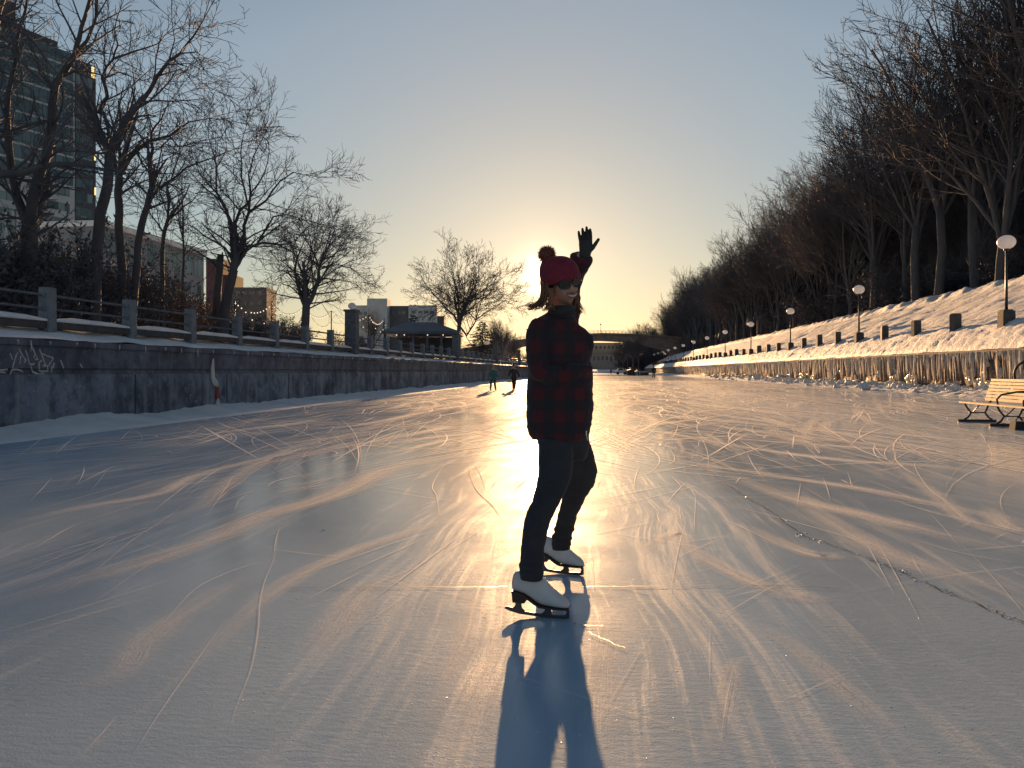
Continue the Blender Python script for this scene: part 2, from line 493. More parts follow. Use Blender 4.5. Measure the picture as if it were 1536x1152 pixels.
def ridge_right(x, y):
    t = (XR + 0.05 - x) / 3.4
    k = 0.45 * max(0, 1 - t) ** 1.1 * (0.75 + 0.7 * nz(3, y, 0.30))
    c = 0.22 * abs(nz(x, y, 1.3, 3.0)) + 0.16 * max(0, nz(x, y, 2.8, 7.0)) + 0.07 * nz(x, y, 6.0)
    return max(k + c * max(0, 1 - t) ** 0.6 - 0.05 - 0.1 * max(0, t - 0.6), -0.03) if t < 0.95 else -0.03
grid_obj("snow_ridge", lin(XR - 3.4, XR + 0.05, 0.14), lin(14, 90, 0.16) + lin(91, 330, 0.8), ridge_right, M_SNOWC, "structure")

# ------------------------------------------------------------------ canal walls
def extrude_profile(mb, prof, y0, y1, closed=True, mi=0):
    n = len(prof)
    vs = [(x, y0, z) for x, z in prof] + [(x, y1, z) for x, z in prof]
    fs = [(i, (i + 1) % n, n + (i + 1) % n, n + i) for i in range(n if closed else n - 1)]
    if closed: fs += [list(range(n))[::-1], list(range(n, 2 * n))]
    mb.add(vs, fs, mi)

lw = empty("canal_wall", (XL, 20, 0)); tag(lw, "long dark weathered concrete canal wall with pale graffiti and frost stains", "wall")
def inroot(o, root):
    o.parent = root; o.matrix_parent_inverse = Matrix.Translation(root.location).inverted() if root.rotation_euler.z == 0 else root.matrix_world.inverted()
    return o
mb = MB()
extrude_profile(mb, [(-11.9, -0.3), (-11.30, -0.3), (-11.30, 1.12), (-11.37, 1.15), (-11.37, 1.22), (-11.325, 1.25), (-11.325, 1.68), (-11.262, 1.71), (-11.262, 1.835), (-11.9, 1.835)], -3, 330)
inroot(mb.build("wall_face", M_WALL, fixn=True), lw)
mb = MB()
rng = random.Random(5)
for k in range(40):
    y = 13 + k * 4.6
    mb.box((-11.305, y, 0.56), (0.02, 0.05, 1.10))
inroot(mb.build("joint", simple("dark_joint", (0.03, 0.03, 0.04))), lw)
# graffiti: spray strokes lying on the upper face, traced on the wall plane
def graf(zx, zy):
    return onX(zx / 9.6, 490 + zy / 9.6, -11.318)
strokes = [[(145, 380), (165, 430), (182, 480)], [(255, 365), (225, 440), (195, 540), (180, 605)], [(272, 312), (310, 390), (375, 490), (345, 515)],
           [(300, 420), (285, 540)], [(365, 330), (390, 400), (412, 490)], [(410, 480), (425, 535), (470, 545), (500, 525)], [(465, 290), (505, 390), (548, 472)],
           [(505, 395), (488, 450)], [(548, 472), (500, 470)], [(570, 325), (610, 430), (655, 550)], [(598, 385), (680, 420), (770, 452)], [(770, 452), (735, 510), (695, 562), (618, 562)],
           [(605, 480), (562, 520), (565, 640)], [(150, 690), (165, 625), (230, 612), (325, 640), (330, 670)], [(440, 560), (470, 650), (560, 690), (640, 660)], [(685, 575), (690, 645)],
           [(0, 625), (60, 620), (110, 615)], [(745, 560), (740, 650)], [(0, 655), (80, 660)], [(560, 640), (640, 640), (700, 635)], [(870, 480), (920, 600)], [(1150, 530), (1185, 590)], [(780, 520), (760, 600)]]
mb = MB()
for st in strokes:
    pts = [graf(*q) for q in st]
    w_ = 0.016
    for i, p in enumerate(pts):
        t = (pts[min(i + 1, len(pts) - 1)] - pts[max(i - 1, 0)]); t.x = 0; t.normalize()
        nn = Vector((0, -t.z, t.y)) * w_
        mb.v.extend([tuple(p + nn), tuple(p - nn)])
    b = len(mb.v) - 2 * len(pts)
    for i in range(len(pts) - 1):
        mb.f.append((b + 2 * i, b + 2 * i + 1, b + 2 * i + 3, b + 2 * i + 2)); mb.m.append(0)
inroot(mb.build("graffiti", simple("worn_white_paint", (0.62, 0.58, 0.56), (0.34, 0.32, 0.33), 0.8, 9)), lw)

# ice streak and red marker on the left wall
gm = empty("gauge_marker", onX(325, 600, -11.2)); tag(gm, "narrow red marker board under a frozen white trickle on the dark wall", "marker")
def rel(o, root):
    o.parent = root; o.matrix_parent_inverse = Matrix.Translation(root.location).inverted(); return o
mb = MB(); c = onX(326, 590, -11.27); mb.box((c.x, c.y, c.z), (0.05, 0.16, 0.36))
rel(mb.build("red_board", simple("red_paint", (0.30, 0.05, 0.05), (0.2, 0.04, 0.05))), gm)
mb = MB()
pts = [onX(320, 538, -11.25), onX(319, 552, -11.25), onX(319.5, 566, -11.24), onX(323, 574, -11.22), onX(326, 578, -11.2)]
mb.tube(pts, [0.02, 0.05, 0.06, 0.085, 0.05], 8)
mb.tube([onX(327, 598, -11.24), onX(327, 606, -11.2), onX(328, 610, -11.15)], [0.03, 0.07, 0.10], 8)
M_ICICLE = NT("icicle_ice")
_p = M_ICICLE.principled(Base_Color=(0.88, 0.86, 0.84, 1), Roughness=0.28, IOR=1.31)
_t = M_ICICLE.n("BsdfTranslucent", Color=(0.95, 0.92, 0.88, 1)); _m = M_ICICLE.t.nodes.new("ShaderNodeMixShader"); _m.inputs[0].default_value = 0.62
M_ICICLE.t.links.new(_p.outputs[0], _m.inputs[1]); M_ICICLE.t.links.new(_t.outputs[0], _m.inputs[2])
M_ICICLE = M_ICICLE.surf(_m.outputs[0])
rel(mb.build("ice_trickle", M_ICICLE, smooth=True), gm)
# hanging frost and small icicles along the left coping
mb = MB(); rng = random.Random(8)
for k in range(75):
    y = 13 + (k / 75) ** 1.4 * 110 + rng.uniform(-.2, .2)
    l = rng.uniform(0.04, 0.16) * (1.6 if rng.random() < .15 else 1)
    mb.tube([Vector((-11.262, y, 1.80)), Vector((-11.25, y + .01, 1.80 - l * .5)), Vector((-11.262, y, 1.80 - l))], [rng.uniform(.012, .03), .013, .003], 5)
tag(mb.build("icicles", M_ICICLE, smooth=True), "fringe of small icicles along the top of the dark concrete wall", "icicles", kind="stuff")

rw = empty("retaining_wall", (XR, 40, 0)); tag(rw, "sunlit stone canal wall streaked with ice below the snowy slope", "wall")
mb = MB(); extrude_profile(mb, [(19.6, -0.3), (19.0, -0.3), (19.0, 2.0), (18.99, 2.02), (19.6, 2.02)][:2] + [(19.0, 2.0), (19.6, 2.0)], -2, YEND)
inroot(mb.build("wall_face", M_STONE, fixn=True), rw)
mb = MB(); extrude_profile(mb, [(19.6, 2.003), (18.86, 2.003), (18.86, 2.24), (19.6, 2.24)], -2, YEND)
inroot(mb.build("coping", simple("coping_stone", (0.09, 0.07, 0.065), (0.16, 0.13, 0.11), 0.8, 3, 0.5, 12), fixn=True), rw)
mb = MB(); rng = random.Random(9)
for k in range(2400):
    y = 26 + (rng.random() ** 1.7) * 180
    l = rng.uniform(0.3, 1.75) if rng.random() < .75 else rng.uniform(0.1, .4)
    r = rng.uniform(0.008, 0.034) * (1 + .5 * (y > 80)) * (2.0 if rng.random() < .06 else 1)
    z = 2.16; x = 18.84 - rng.uniform(0, .05)
    wob = [rng.uniform(-.04, .04) for _ in range(3)]
    mb.tube([Vector((x, y, z)), Vector((x - .02, y + wob[0], z - l * .35)), Vector((x, y + wob[1], z - l * .7)), Vector((x + .03, y + wob[2], z - l))], [r, r * 1.1, r * .75, .005], 4)
for k in range(60):      # frozen seeps bulging from the stones
    y = 26 + rng.random() ** 1.5 * 120; z = rng.uniform(.4, 1.5)
    for q in range(5):
        mb.ball((18.93, y + rng.uniform(-.35, .35), z + rng.uniform(-.35, .3)), .10, rng.uniform(.08, .22), rng.uniform(.1, .3), 7, 5)
tag(mb.build("icicles", M_ICICLE, smooth=True), "curtain of long icicles frozen over the sunlit stone wall", "icicles", kind="stuff")
# loose snow blocks thrown against the right wall
mb = MB(); rng = random.Random(12)
for k in range(420):
    y = 16 + rng.random() ** 1.5 * 110; x = 18.9 - abs(rng.gauss(0, 1.0))
    if x < 15.9: continue
    r = rng.uniform(.06, .24) * (1 if rng.random() < .9 else 1.7)
    b = len(mb.v)
    mb.ball((x, y, max(0.02, ridge_right(x, y)) + r * .25), r, r * rng.uniform(.7, 1.3), r * rng.uniform(.6, 1.0), 7, 5)
    for i in range(b, len(mb.v)):
        q = Vector(mb.v[i]); d = mnoise.noise_vector(q * 4.3) * r * .55; mb.v[i] = tuple(q + d)
tag(mb.build("snow_clods", M_SNOWC), "broken snow clods scattered along the foot of the sunlit wall", "snow", kind="stuff")

# ------------------------------------------------------------------ left fence
fx = -12.3
fence = empty("railing_fence", (fx, 16, 2.0)); tag(fence, "long pipe railing with concrete posts and snowy kerb along the left canal wall", "fence")
mb = MB(); mb.box((0, 0, 0.48), (0.26, 0.26, 1.10), top=0.94)
for h in (0.23, 0.56, 0.86): mb.box((0, -0.165, h), (0.12, 0.07, 0.09))
post_me = mb.mesh("post", M_CONC)
mb = MB(); mb.box((0, 0, 1.0), (0.56, 0.56, 2.2), top=0.96); mb.box((0, 0, 2.13), (0.64, 0.64, 0.10))
pil_me = mb.mesh("pillar", simple("blue_grey_stone", (.07, .08, .10), (.12, .13, .155), .8, 4, .3, 40))
pil_y = [37.2, 64.2, 88.2, 112.2, 148.2]
y = 9.9
while y < 215:
    big = any(abs(y - p) < 1.6 for p in pil_y)
    o = bpy.data.objects.new("pillar" if big else "post", pil_me if big else post_me); COL.objects.link(o)
    o.location = (fx, y, 2.02); rel(o, fence)
    y += 3.0
for nm, h, r in (("top_rail", 0.86, 0.032), ("middle_rail", 0.56, 0.028)):
    mb = MB(); mb.tube([Vector((fx, 4, 2.02 + h)), Vector((fx, 216, 2.02 + h))], [r, r], 8)
    rel(mb.build(nm, M_STEEL, smooth=True), fence)
mb = MB(); mb.box((fx - .02, 110, 2.02 + 0.20), (0.2, 212, 0.16)); rel(mb.build("bottom_beam", M_DCONC), fence)
mb = MB(); rng = random.Random(3)
ys = lin(4, 216, 0.75)
rs = []
for yy in ys:
    pin = abs(((yy - 9.9) / 3.0) % 1 - 0.5) * 2          # 1 at a post, 0 mid-span
    h = 0.10 * (1 - pin ** 6) + 0.02 + 0.03 * nz(1, yy, 0.8)
    rs.append([Vector((fx - .02 + dx, yy, 2.02 + .278 + dz)) for dx, dz in ((-.13, 0), (.13, 0), (.11, h * .7), (0, h), (-.11, h * .7))])
mb.rings(rs); rel(mb.build("snow_cap", M_SNOW, smooth=True, fixn=True), fence)

# ------------------------------------------------------------------ right bollards and lamps
bx = 20.5
ORD = ["first", "second", "third", "fourth", "fifth", "sixth", "seventh", "eighth", "ninth", "tenth", "eleventh", "twelfth", "thirteenth", "fourteenth", "fifteenth", "sixteenth"]
mb = MB(); mb.box((0, 0, 0.30), (0.46, 0.46, 1.3)); mb.box((0, 0, 0.98), (0.40, 0.40, 0.06))
bol_me = mb.mesh("bollard", M_DCONC)
def globe_mat():
    t = NT("lamp_globe")
    p = t.principled(Base_Color=(0.86, 0.87, 0.90, 1), Roughness=0.35)
    tl = t.n("BsdfTranslucent", Color=(0.80, 0.84, 0.95, 1))
    mx = t.t.nodes.new("ShaderNodeMixShader"); mx.inputs[0].default_value = 0.40
    t.t.links.new(p.outputs[0], mx.inputs[1]); t.t.links.new(tl.outputs[0], mx.inputs[2])
    return t.surf(mx.outputs[0])
M_GLOBE = globe_mat()
def make_lamp():
    r = empty("street_lamp")
    mb = MB(); mb.box((0, 0, 0.1), (0.62, 0.62, 1.3), top=.95); mb.box((0, 0, .78), (.46, .46, .1))
    mb.build("pedestal", M_DCONC, r)
    mb = MB(); mb.tube([Vector((0, 0, .8)), Vector((0, 0, 2)), Vector((0, 0, 3.95))], [.075, .065, .055], 10)
    mb.tube([Vector((0, 0, 3.84)), Vector((0, 0, 3.95))], [.12, .14], 10); mb.build("pole", M_BLACKM, r, True)
    mb = MB(); mb.ball((0, 0, 4.28), .43, .43, .36, 20, 14); mb.build("globe", M_GLOBE, r, True)
    return r
lamp0 = make_lamp(); nlamp = 0
k = 0
y = 42.3
first_b = True
while y < 330:
    z = right_snow(bx, y) - 0.05
    if k % 4 == 0:
        if nlamp == 0: o = lamp0; o.location = (bx, y, z - 0.1)
        else: o = copy_tree(lamp0, (bx, y, z - 0.1))
        nm = "large white globe lamp on a dark pedestal near the right edge of the picture" if nlamp == 0 else \
             f"white globe lamp on the snowy slope, {ORD[nlamp]} in the row counting from the right"
        tag(o, nm, "street lamp", "globe lamps along the snowy slope"); nlamp += 1
    else:
        o = bpy.data.objects.new("bollard", bol_me); COL.objects.link(o); o.location = (bx + .06 * nz(y, 1, 3.1), y, z + .12 * nz(y, 5, 2.3) - .03); o.rotation_euler = (.05 * nz(y, 2, 2.7), .05 * nz(y, 3, 2.9), .25 * nz(y, 4, 2.1))
        pos = {1: "next after the", 2: "second after the", 3: "third after the"}[k % 4]
        tag(o, f"square dark bollard in snow, {pos} {ORD[nlamp - 1]} lamp from the right", "bollard", "stone bollards along the snowy slope")
    k += 1; y += 5.75
# lamps on the left bank
for (px, X, gy, lb) in ((731, -14.0, 514, "white globe lamp beside the dark conifer on the left bank"), (528, -13.4, 459, "globe lamp on a thin post beside the string lights on the left bank"),
                        (667, -16.0, 497, "globe lamp standing by the dark roofed pavilion on the left bank")):
    d = depth_at(px, X); g = P(px, gy, d)
    k_ = .5 if px == 528 else .7
    o = copy_tree(lamp0, (g.x, g.y, g.z - 4.28 * k_), 0, (k_, k_, k_)); tag(o, lb, "street lamp", "globe lamps on the left bank")

# ------------------------------------------------------------------ bench
M_SLAT = simple("varnished_slats", (0.66, 0.48, 0.22), (0.74, 0.56, 0.28), 0.45, 2.0, 0.15, 30, stretch=(6, .4, 6))
bench = empty("park_bench", (8.7, 17, 0)); tag(bench, "yellow slatted wooden bench with iron legs standing on the ice by the snow bank", "bench")
by0, by1 = 14.1, 19.5
mb = MB()
for i in range(5): mb.box((8.44 + i * .115, (by0 + by1) / 2, .455 - .006 * i), (.095, by1 - by0, .035))
rel(mb.build("seat", M_SLAT), bench)
mb = MB()
for i in range(7):
    z = .53 + i * .075; x = 8.98 + (z - .5) * .30
    mb.box((x, (by0 + by1) / 2, z), (.03, by1 - by0, .058))
rel(mb.build("backrest", M_SLAT), bench)
for yy in (19.25, 17.75, 16.7, 15.0):
    mb = MB()
    mb.box((8.68, yy, .03), (.84, .06, .06))
    mb.tube([Vector((8.42, yy, .43)), Vector((8.47, yy, .33)), Vector((8.56, yy, .22)), Vector((8.50, yy, .12)), Vector((8.40, yy, .05))], [.022] * 5, 6)
    mb.tube([Vector((8.95, yy, .43)), Vector((8.90, yy, .30)), Vector((8.86, yy, .22)), Vector((8.93, yy, .12)), Vector((9.02, yy, .05))], [.022] * 5, 6)
    mb.tube([Vector((8.56, yy, .22)), Vector((8.86, yy, .22))], [.016] * 2, 6)
    mb.tube([Vector((8.93, yy, .42)), Vector((9.0, yy + .0, .5)), Vector((9.16, yy, 1.0))], [.022] * 3, 6)
    s_ = -1 if yy > 18 else 1
    mb.tube([Vector((8.6, yy, .23)), Vector((8.5, yy - .55, .43))], [.014] * 2, 6)
    rel(mb.build("leg", M_BLACKM, smooth=False), bench)
for yy in (17.75, 16.7):
    mb = MB(); mb.tube([Vector((9.10, yy, .76)), Vector((8.8, yy, .74)), Vector((8.5, yy, .68)), Vector((8.41, yy, .58)), Vector((8.43, yy, .47))], [.022] * 5, 8)
    rel(mb.build("armrest", M_BLACKM, smooth=True), bench)
hp = P(1541, 562, 17.3)
mb = MB()
mb.tube([hp + (RT * math.cos(a) + UP * math.sin(a)) * .29 for a in [6.2832 * i / 40 for i in range(41)]], [.028] * 41, 10, cap=False)
tag(mb.build("hoop", simple("black_rubber", (.02, .02, .022), rough=.6), smooth=True), "black rubber hoop hung over the back of the yellow bench", "hoop")
bp = G(1531, 645)
mb = MB(); mb.box((0, 0, .09), (.34, .24, .18), top=.82); mb.tube([Vector((-.1, 0, .17)), Vector((-.06, 0, .25)), Vector((.06, 0, .25)), Vector((.1, 0, .17))], [.012] * 4, 6)
o = mb.build("bag", simple("black_canvas", (.03, .03, .035), rough=.8)); o.location = bp
tag(o, "small black bag on the ice in front of the yellow bench", "bag")

# ------------------------------------------------------------------ buildings
def slab(mb, A, B, depth, z0, z1, nrm, out=0.0):
    """box whose front runs A->B (xy), pushed 'out' along nrm, going 'depth' behind"""
    a = Vector((A[0], A[1], 0)) + nrm * out; b = Vector((B[0], B[1], 0)) + nrm * out
    c = b - nrm * depth; d = a - nrm * depth
    vs = [(p.x, p.y, z) for z in (z0, z1) for p in (a, b, c, d)]
    mb.add(vs, [(3, 2, 1, 0), (4, 5, 6, 7), (0, 1, 5, 4), (1, 2, 6, 5), (2, 3, 7, 6), (3, 0, 4, 7)])
def glass_mat(name, c1, c2, mul=1.5, rough=.15):
    t = NT(name); pos = t.wpos()
    sx = t.t.nodes.new("ShaderNodeSeparateXYZ"); t.t.links.new(pos, sx.inputs[0])
    f = t.math('FRACT', t.math('MULTIPLY', t.math('ADD', sx.outputs[1], t.math('MULTIPLY', sx.outputs[0], .35)), 1 / mul))
    bar = t.math('LESS_THAN', f, 0.10)
    cell = t.t.nodes.new("ShaderNodeTexWhiteNoise"); cell.noise_dimensions = '2D'
    cx = t.t.nodes.new("ShaderNodeCombineXYZ")
    t.t.links.new(t.math('FLOOR', t.math('MULTIPLY', t.math('ADD', sx.outputs[1], t.math('MULTIPLY', sx.outputs[0], .35)), 1 / mul)), cx.inputs[0])
    t.t.links.new(t.math('FLOOR', t.math('MULTIPLY', sx.outputs[2], 1 / 2.8)), cx.inputs[1])
    t.t.links.new(cx.outputs[0], cell.inputs["Vector"])
    c = t.mixc(cell.outputs["Value"], (*c1, 1), (*c2, 1))
    c = t.mixc(bar, c, (0.05, 0.055, 0.065, 1))
    return t.surf(t.principled(Base_Color=c, Roughness=rough).outputs[0])
M_PALE = simple("pale_panel", (0.34, 0.38, 0.42), (0.42, 0.45, 0.48), 0.7, .3)
M_DARKP = simple("dark_panel", (0.045, 0.05, 0.07), (0.07, 0.075, 0.095), 0.6, .4)
M_GLASS = glass_mat("ribbon_glass", (0.03, 0.05, 0.07), (0.17, 0.24, 0.27), 1.4)
M_TEAL = glass_mat("teal_glass", (0.05, 0.085, 0.11), (0.09, 0.15, 0.18), 1.6)
M_LIT = NT("lit_window"); M_LIT = M_LIT.surf(M_LIT.n("Emission", Color=(1, .72, .30, 1), Strength=0.55).outputs[0])

u = Vector((math.sin(R_(19)), math.cos(R_(19)), 0)); nrm = Vector((u.y, -u.x, 0))
C0 = P(150, HZ, 150); C0.z = 0
def along(px):      # distance back from the far corner at which image column px meets the facade
    r = ray(px, HZ); r.z = 0
    # C0 - s*u = EYE + k*r
    A = Matrix(((u.x, r.x), (u.y, r.y))); s_, k_ = A.inverted() @ Vector((C0.x - EYE.x, C0.y - EYE.y)); return s_
s110 = along(112)
tw = empty("office_tower", C0 - u * 40); tag(tw, "tall office tower with dark glass upper floors behind the left bare trees", "building")
mb = MB(); slab(mb, C0 - u * 95, C0 - u * s110, 26, 1.5, 60.4, nrm); rel(mb.build("wall", M_PALE), tw)
mb = MB(); slab(mb, C0 - u * (s110 - .01), C0, 22, 1.5, 59.9, nrm, -1.2); rel(mb.build("stair_tower", M_DARKP), tw)
mb = MB(); slab(mb, C0 - u * 95, C0 - u * (s110 + .6), 20, 60.4, 63.5, nrm, -4); slab(mb, C0 - u * 95, C0 - u * along(34), 20, 63.5, 66.5, nrm, -2)
rel(mb.build("roof", M_DARKP), tw)
fh = 2.8
for f in range(21):
    z0 = 1.9 + f * fh
    mb = MB()
    if f < 12:
        slab(mb, C0 - u * 92, C0 - u * (s110 + 10.5), .3, z0 + .9, z0 + 2.35, nrm, .06); slab(mb, C0 - u * (s110 + 9), C0 - u * (s110 + 1.0), .3, z0 + .9, z0 + 2.35, nrm, .06)
        rel(mb.build("window", M_GLASS), tw)
    else:
        slab(mb, C0 - u * 94, C0 - u * (s110 + .3), .3, z0 + .25, z0 + 2.65, nrm, .06)
        rel(mb.build("window", M_TEAL), tw)
    mb = MB(); slab(mb, C0 - u * (s110 - 1.0), C0 - u * .8, .3, z0 + .6, z0 + 2.5, nrm, -1.14)
    rel(mb.build("window", M_GLASS if f % 3 else M_TEAL), tw)
for (pxa, pxb, ya, yb) in ((143, 148.5, 101, 117), (147.5, 149.5, 228, 240), (147.8, 149.6, 280, 292)):
    za = P(pxa, yb, 150).z; zb = P(pxa, ya, 150).z
    mb = MB(); slab(mb, C0 - u * along(pxa), C0 - u * along(pxb), .2, za, zb, nrm, -1.06); rel(mb.build("window", M_LIT), tw)
# pale vertical fins at the lower left
mb = MB()
for k in range(4): slab(mb, C0 - u * (along(3 + k * 4.2)), C0 - u * (along(3 + k * 4.2) - 1.0), .8, 1.6, P(10, 312, 132).z, nrm, .8)
rel(mb.build("fin", simple("pale_teal_fin", (0.33, 0.42, 0.46))), tw)

# pale low block along the canal behind the trees
lowb = empty("low_building", (-45, 70, 0)); tag(lowb, "long pale four storey building with tall windows behind the brown shrubs", "building")
mb = MB(); slab(mb, (-45, 65.2), (-45, 83), 6, 1.5, 14.3, Vector((1, 0, 0))); rel(mb.build("wall", simple("pale_stucco", (0.20, 0.22, 0.25), (0.27, 0.28, 0.30), .8, .4)), lowb)
mb = MB(); slab(mb, (-45, 65.0), (-45, 83.2), 6.4, 14.3, 14.8, Vector((1, 0, 0)), .3); rel(mb.build("roof", M_SNOW), lowb)
for r_ in range(4):
    for c_ in range(8):
        y = 65.6 + c_ * 2.18; z = 2.4 + r_ * 3.0
        mb = MB(); slab(mb, (-45, y), (-45, y + 1.5), .2, z + .3, z + 2.4, Vector((1, 0, 0)), .03); rel(mb.build("window", M_GLASS), lowb)
# facing end wall details
def facing(name, label, d, rects, mats, cat="building", depth=4, wins=()):
    """a building seen face-on: rects = (part, x0, x1, ytop, material index, forward offset)"""
    r = empty(name, P((rects[0][1] + rects[0][2]) / 2, HZ, d)); r.location.z = 0; tag(r, label, cat)
    for (pn, x0, x1, yt, mi, off) in rects:
        A = P(x0, HZ, d); B = P(x1, HZ, d)
        mb = MB(); slab(mb, A, B, depth, 1.2, P(x0, yt, d).z, -FW, off); rel(mb.build(pn, mats[mi]), r)
    for (x0, x1, y0, y1, m, off) in wins:
        mb = MB(); slab(mb, P(x0, HZ, d), P(x1, HZ, d), .3, P(x0, y1, d).z, P(x0, y0, d).z, -FW, off + .05); rel(mb.build("window", m), r)
    return r
M_MAROON = simple("maroon_brick", (0.12, 0.055, 0.065), (0.16, 0.07, 0.075), .8, .8)
M_OLIVE = simple("olive_panel", (0.16, 0.14, 0.08), (0.2, 0.17, 0.1), .8, .8)
M_GREYB = simple("grey_block", (0.10, 0.10, 0.11), (0.14, 0.135, 0.14), .8, .5)
facing("brick_building", "narrow maroon and olive building end beside the sawn tree stub", 105,
       [("wall", 309, 334, 388, 0, 0), ("wall", 334.2, 344, 410, 1, -1.5)], [M_MAROON, M_OLIVE], wins=[(313, 331, 392, 396, M_DARKP, 0), (336, 343, 420, 426, M_GLASS, -1.5)])
facing("flat_building", "low dark grey flat roofed building right of the large forked tree", 100,
       [("wall", 346, 400, 431, 0, 0), ("roof_edge", 345.5, 400.5, 429, 1, .2)][:1], [M_GREYB, M_DARKP],
       wins=[(352 + 11 * i, 360 + 11 * i, 437, 443, M_GLASS, 0) for i in range(4)] + [(352 + 11 * i, 360 + 11 * i, 452, 458, M_GLASS, 0) for i in range(4)])
M_WHITEB = simple("white_facade", (0.42, 0.45, 0.46), (0.5, 0.52, 0.52), .8, .2)
facing("white_building", "distant pale blocky building with a raised centre beyond the pavilion", 250,
       [("wall", 526, 553, 458, 0, 0), ("wall", 553.1, 583, 449, 0, 3), ("wall", 583.1, 612, 458, 1, -2), ("wall", 612.1, 655, 457.5, 0, -1), ("wall", 655.1, 665, 473, 1, -3)],
       [M_WHITEB, M_GREYB], depth=7, wins=[(618 + 9 * i, 624 + 9 * i, 466, 470, M_GLASS, -1) for i in range(4)] + [(530 + 8 * i, 535 + 8 * i, 468, 472, M_GLASS, 0) for i in range(3)] + [(586 + 8 * i, 591 + 8 * i, 466, 470, M_GLASS, -2) for i in range(3)])
facing("beige_building", "far beige building with a low dark annex framed by the bridge arch", 520,
       [("wall", 884, 932, 514, 0, 0), ("annex", 880, 934, 531, 1, 12)], [simple("beige_far", (0.30, 0.25, 0.19), (0.36, 0.30, 0.22), .8, .1), simple("annex_far", (0.16, 0.145, 0.14), (0.2, 0.18, 0.17))], depth=40,
       wins=[(887 + 6.2 * i, 890 + 6.2 * i, 519, 523, M_DARKP, 0) for i in range(7)] + [(887 + 6.2 * i, 890 + 6.2 * i, 535, 541, M_DARKP, 12) for i in range(7)])
# dark apartment blocks behind the right-hand trees
M_APT = simple("dark_brick", (0.075, 0.06, 0.06), (0.11, 0.085, 0.08), .8, .4)
M_GLD = simple("dark_glass", (0.03, 0.03, 0.04), (0.09, 0.085, 0.08), .2, .25)
def apt(label, d, x0, x1, yt, floors, cols):
    w_ = []
    for f in range(floors):
        for c_ in range(cols):
            xa = x0 + 6 + (x1 - x0 - 12) * c_ / cols; xb = xa + (x1 - x0 - 12) / cols * .55
            ya = yt + 9 + f * (100 / floors); w_.append((xa, xb, ya, ya + 100 / floors * .5, M_GLD, 0))
    return facing("apartment_block", label, d, [("wall", x0, x1, yt, 0, 0), ("roof", x0 + (x1 - x0) * .3, x0 + (x1 - x0) * .62, yt - 7, 0, -3)], [M_APT], depth=30, wins=w_)
apt("dark flat roofed apartment block towering behind the right bare trees", 112, 1392, 1600, 259, 7, 9)
apt("lower dark apartment block behind the dense right tree row", 160, 1262, 1372, 343, 5, 7)

# ------------------------------------------------------------------ pavilion and string lights on the left bank
pav = empty("pavilion", P(632, HZ, 76)); pav.location.z = 2.3; tag(pav, "open pavilion with a dark hipped roof behind the left railing", "pavilion")
pd = 76
A, B = P(578, 500, pd), P(692, 500, pd)
ax = RT; ay = FW
W2 = (B - A).length / 2; cen = (A + B) / 2; ze = P(0, 499, pd).z; zr = P(0, 483, pd).z
mb = MB()
def pv(a, b, z): q = cen + ax * a + ay * b; return (q.x, q.y, z)
mb.add([pv(-W2, -3, ze), pv(W2, -3, ze), pv(W2, 4, ze), pv(-W2, 4, ze), pv(-W2 * .45, .5, zr), pv(W2 * .3, .5, zr), pv(-W2, -3, ze - .25), pv(W2, -3, ze - .25), pv(W2, 4, ze - .25), pv(-W2, 4, ze - .25)],
       [(0, 1, 5, 4), (1, 2, 5), (2, 3, 4, 5), (3, 0, 4), (0, 6, 7, 1), (1, 7, 8, 2), (2, 8, 9, 3), (3, 9, 6, 0), (6, 9, 8, 7)])
rel(mb.build("roof", simple("slate_roof", (0.05, 0.06, 0.085), (0.08, 0.09, 0.12), .6, 1)), pav)
mb = MB(); slab(mb, cen - ax * (W2 - .6) + ay * 3.6, cen + ax * (W2 - .6) + ay * 3.6, .2, 2.2, ze - .3, -FW); rel(mb.build("back_wall", M_DARKP), pav)
for i in range(6):
    q = cen + ax * (-W2 + .4 + (2 * W2 - .8) * i / 5) - ay * 2.6
    mb = MB(); mb.box((q.x, q.y, (2.1 + ze - .25) / 2), (.2, .2, ze - .27 - 2.1), YAW); rel(mb.build("post", M_DARKP), pav)
M_BULB = NT("bulb"); M_BULB = M_BULB.surf(M_BULB.n("Emission", Color=(1, .80, .55, 1), Strength=0.55).outputs[0])
for i in (1, 2, 5, 7):
    q = cen + ax * (-W2 + .8 + i * (2 * W2 - 1.6) / 8) - ay * 2.9
    mb = MB(); mb.ball((q.x, q.y, ze - .36), .055, nu=8, nv=6); rel(mb.build("bulb", M_BULB), pav)
sl = empty("string_lights", P(480, HZ, 50)); sl.location.z = 2.3; tag(sl, "string of small lit bulbs hung between thin poles behind the left railing", "string lights")
poles = [(352, 452, 41), (408, 455, 46), (455, 460, 49), (497, 466, 52), (553, 472, 58), (576, 478, 64)]
rng = random.Random(2)
tops = []
for (px, py, d) in poles:
    t_ = P(px, py, d); tops.append(t_)
    mb = MB(); mb.tube([Vector((t_.x, t_.y, 2.1)), t_], [.045, .035], 8); rel(mb.build("pole", M_BLACKM), sl)
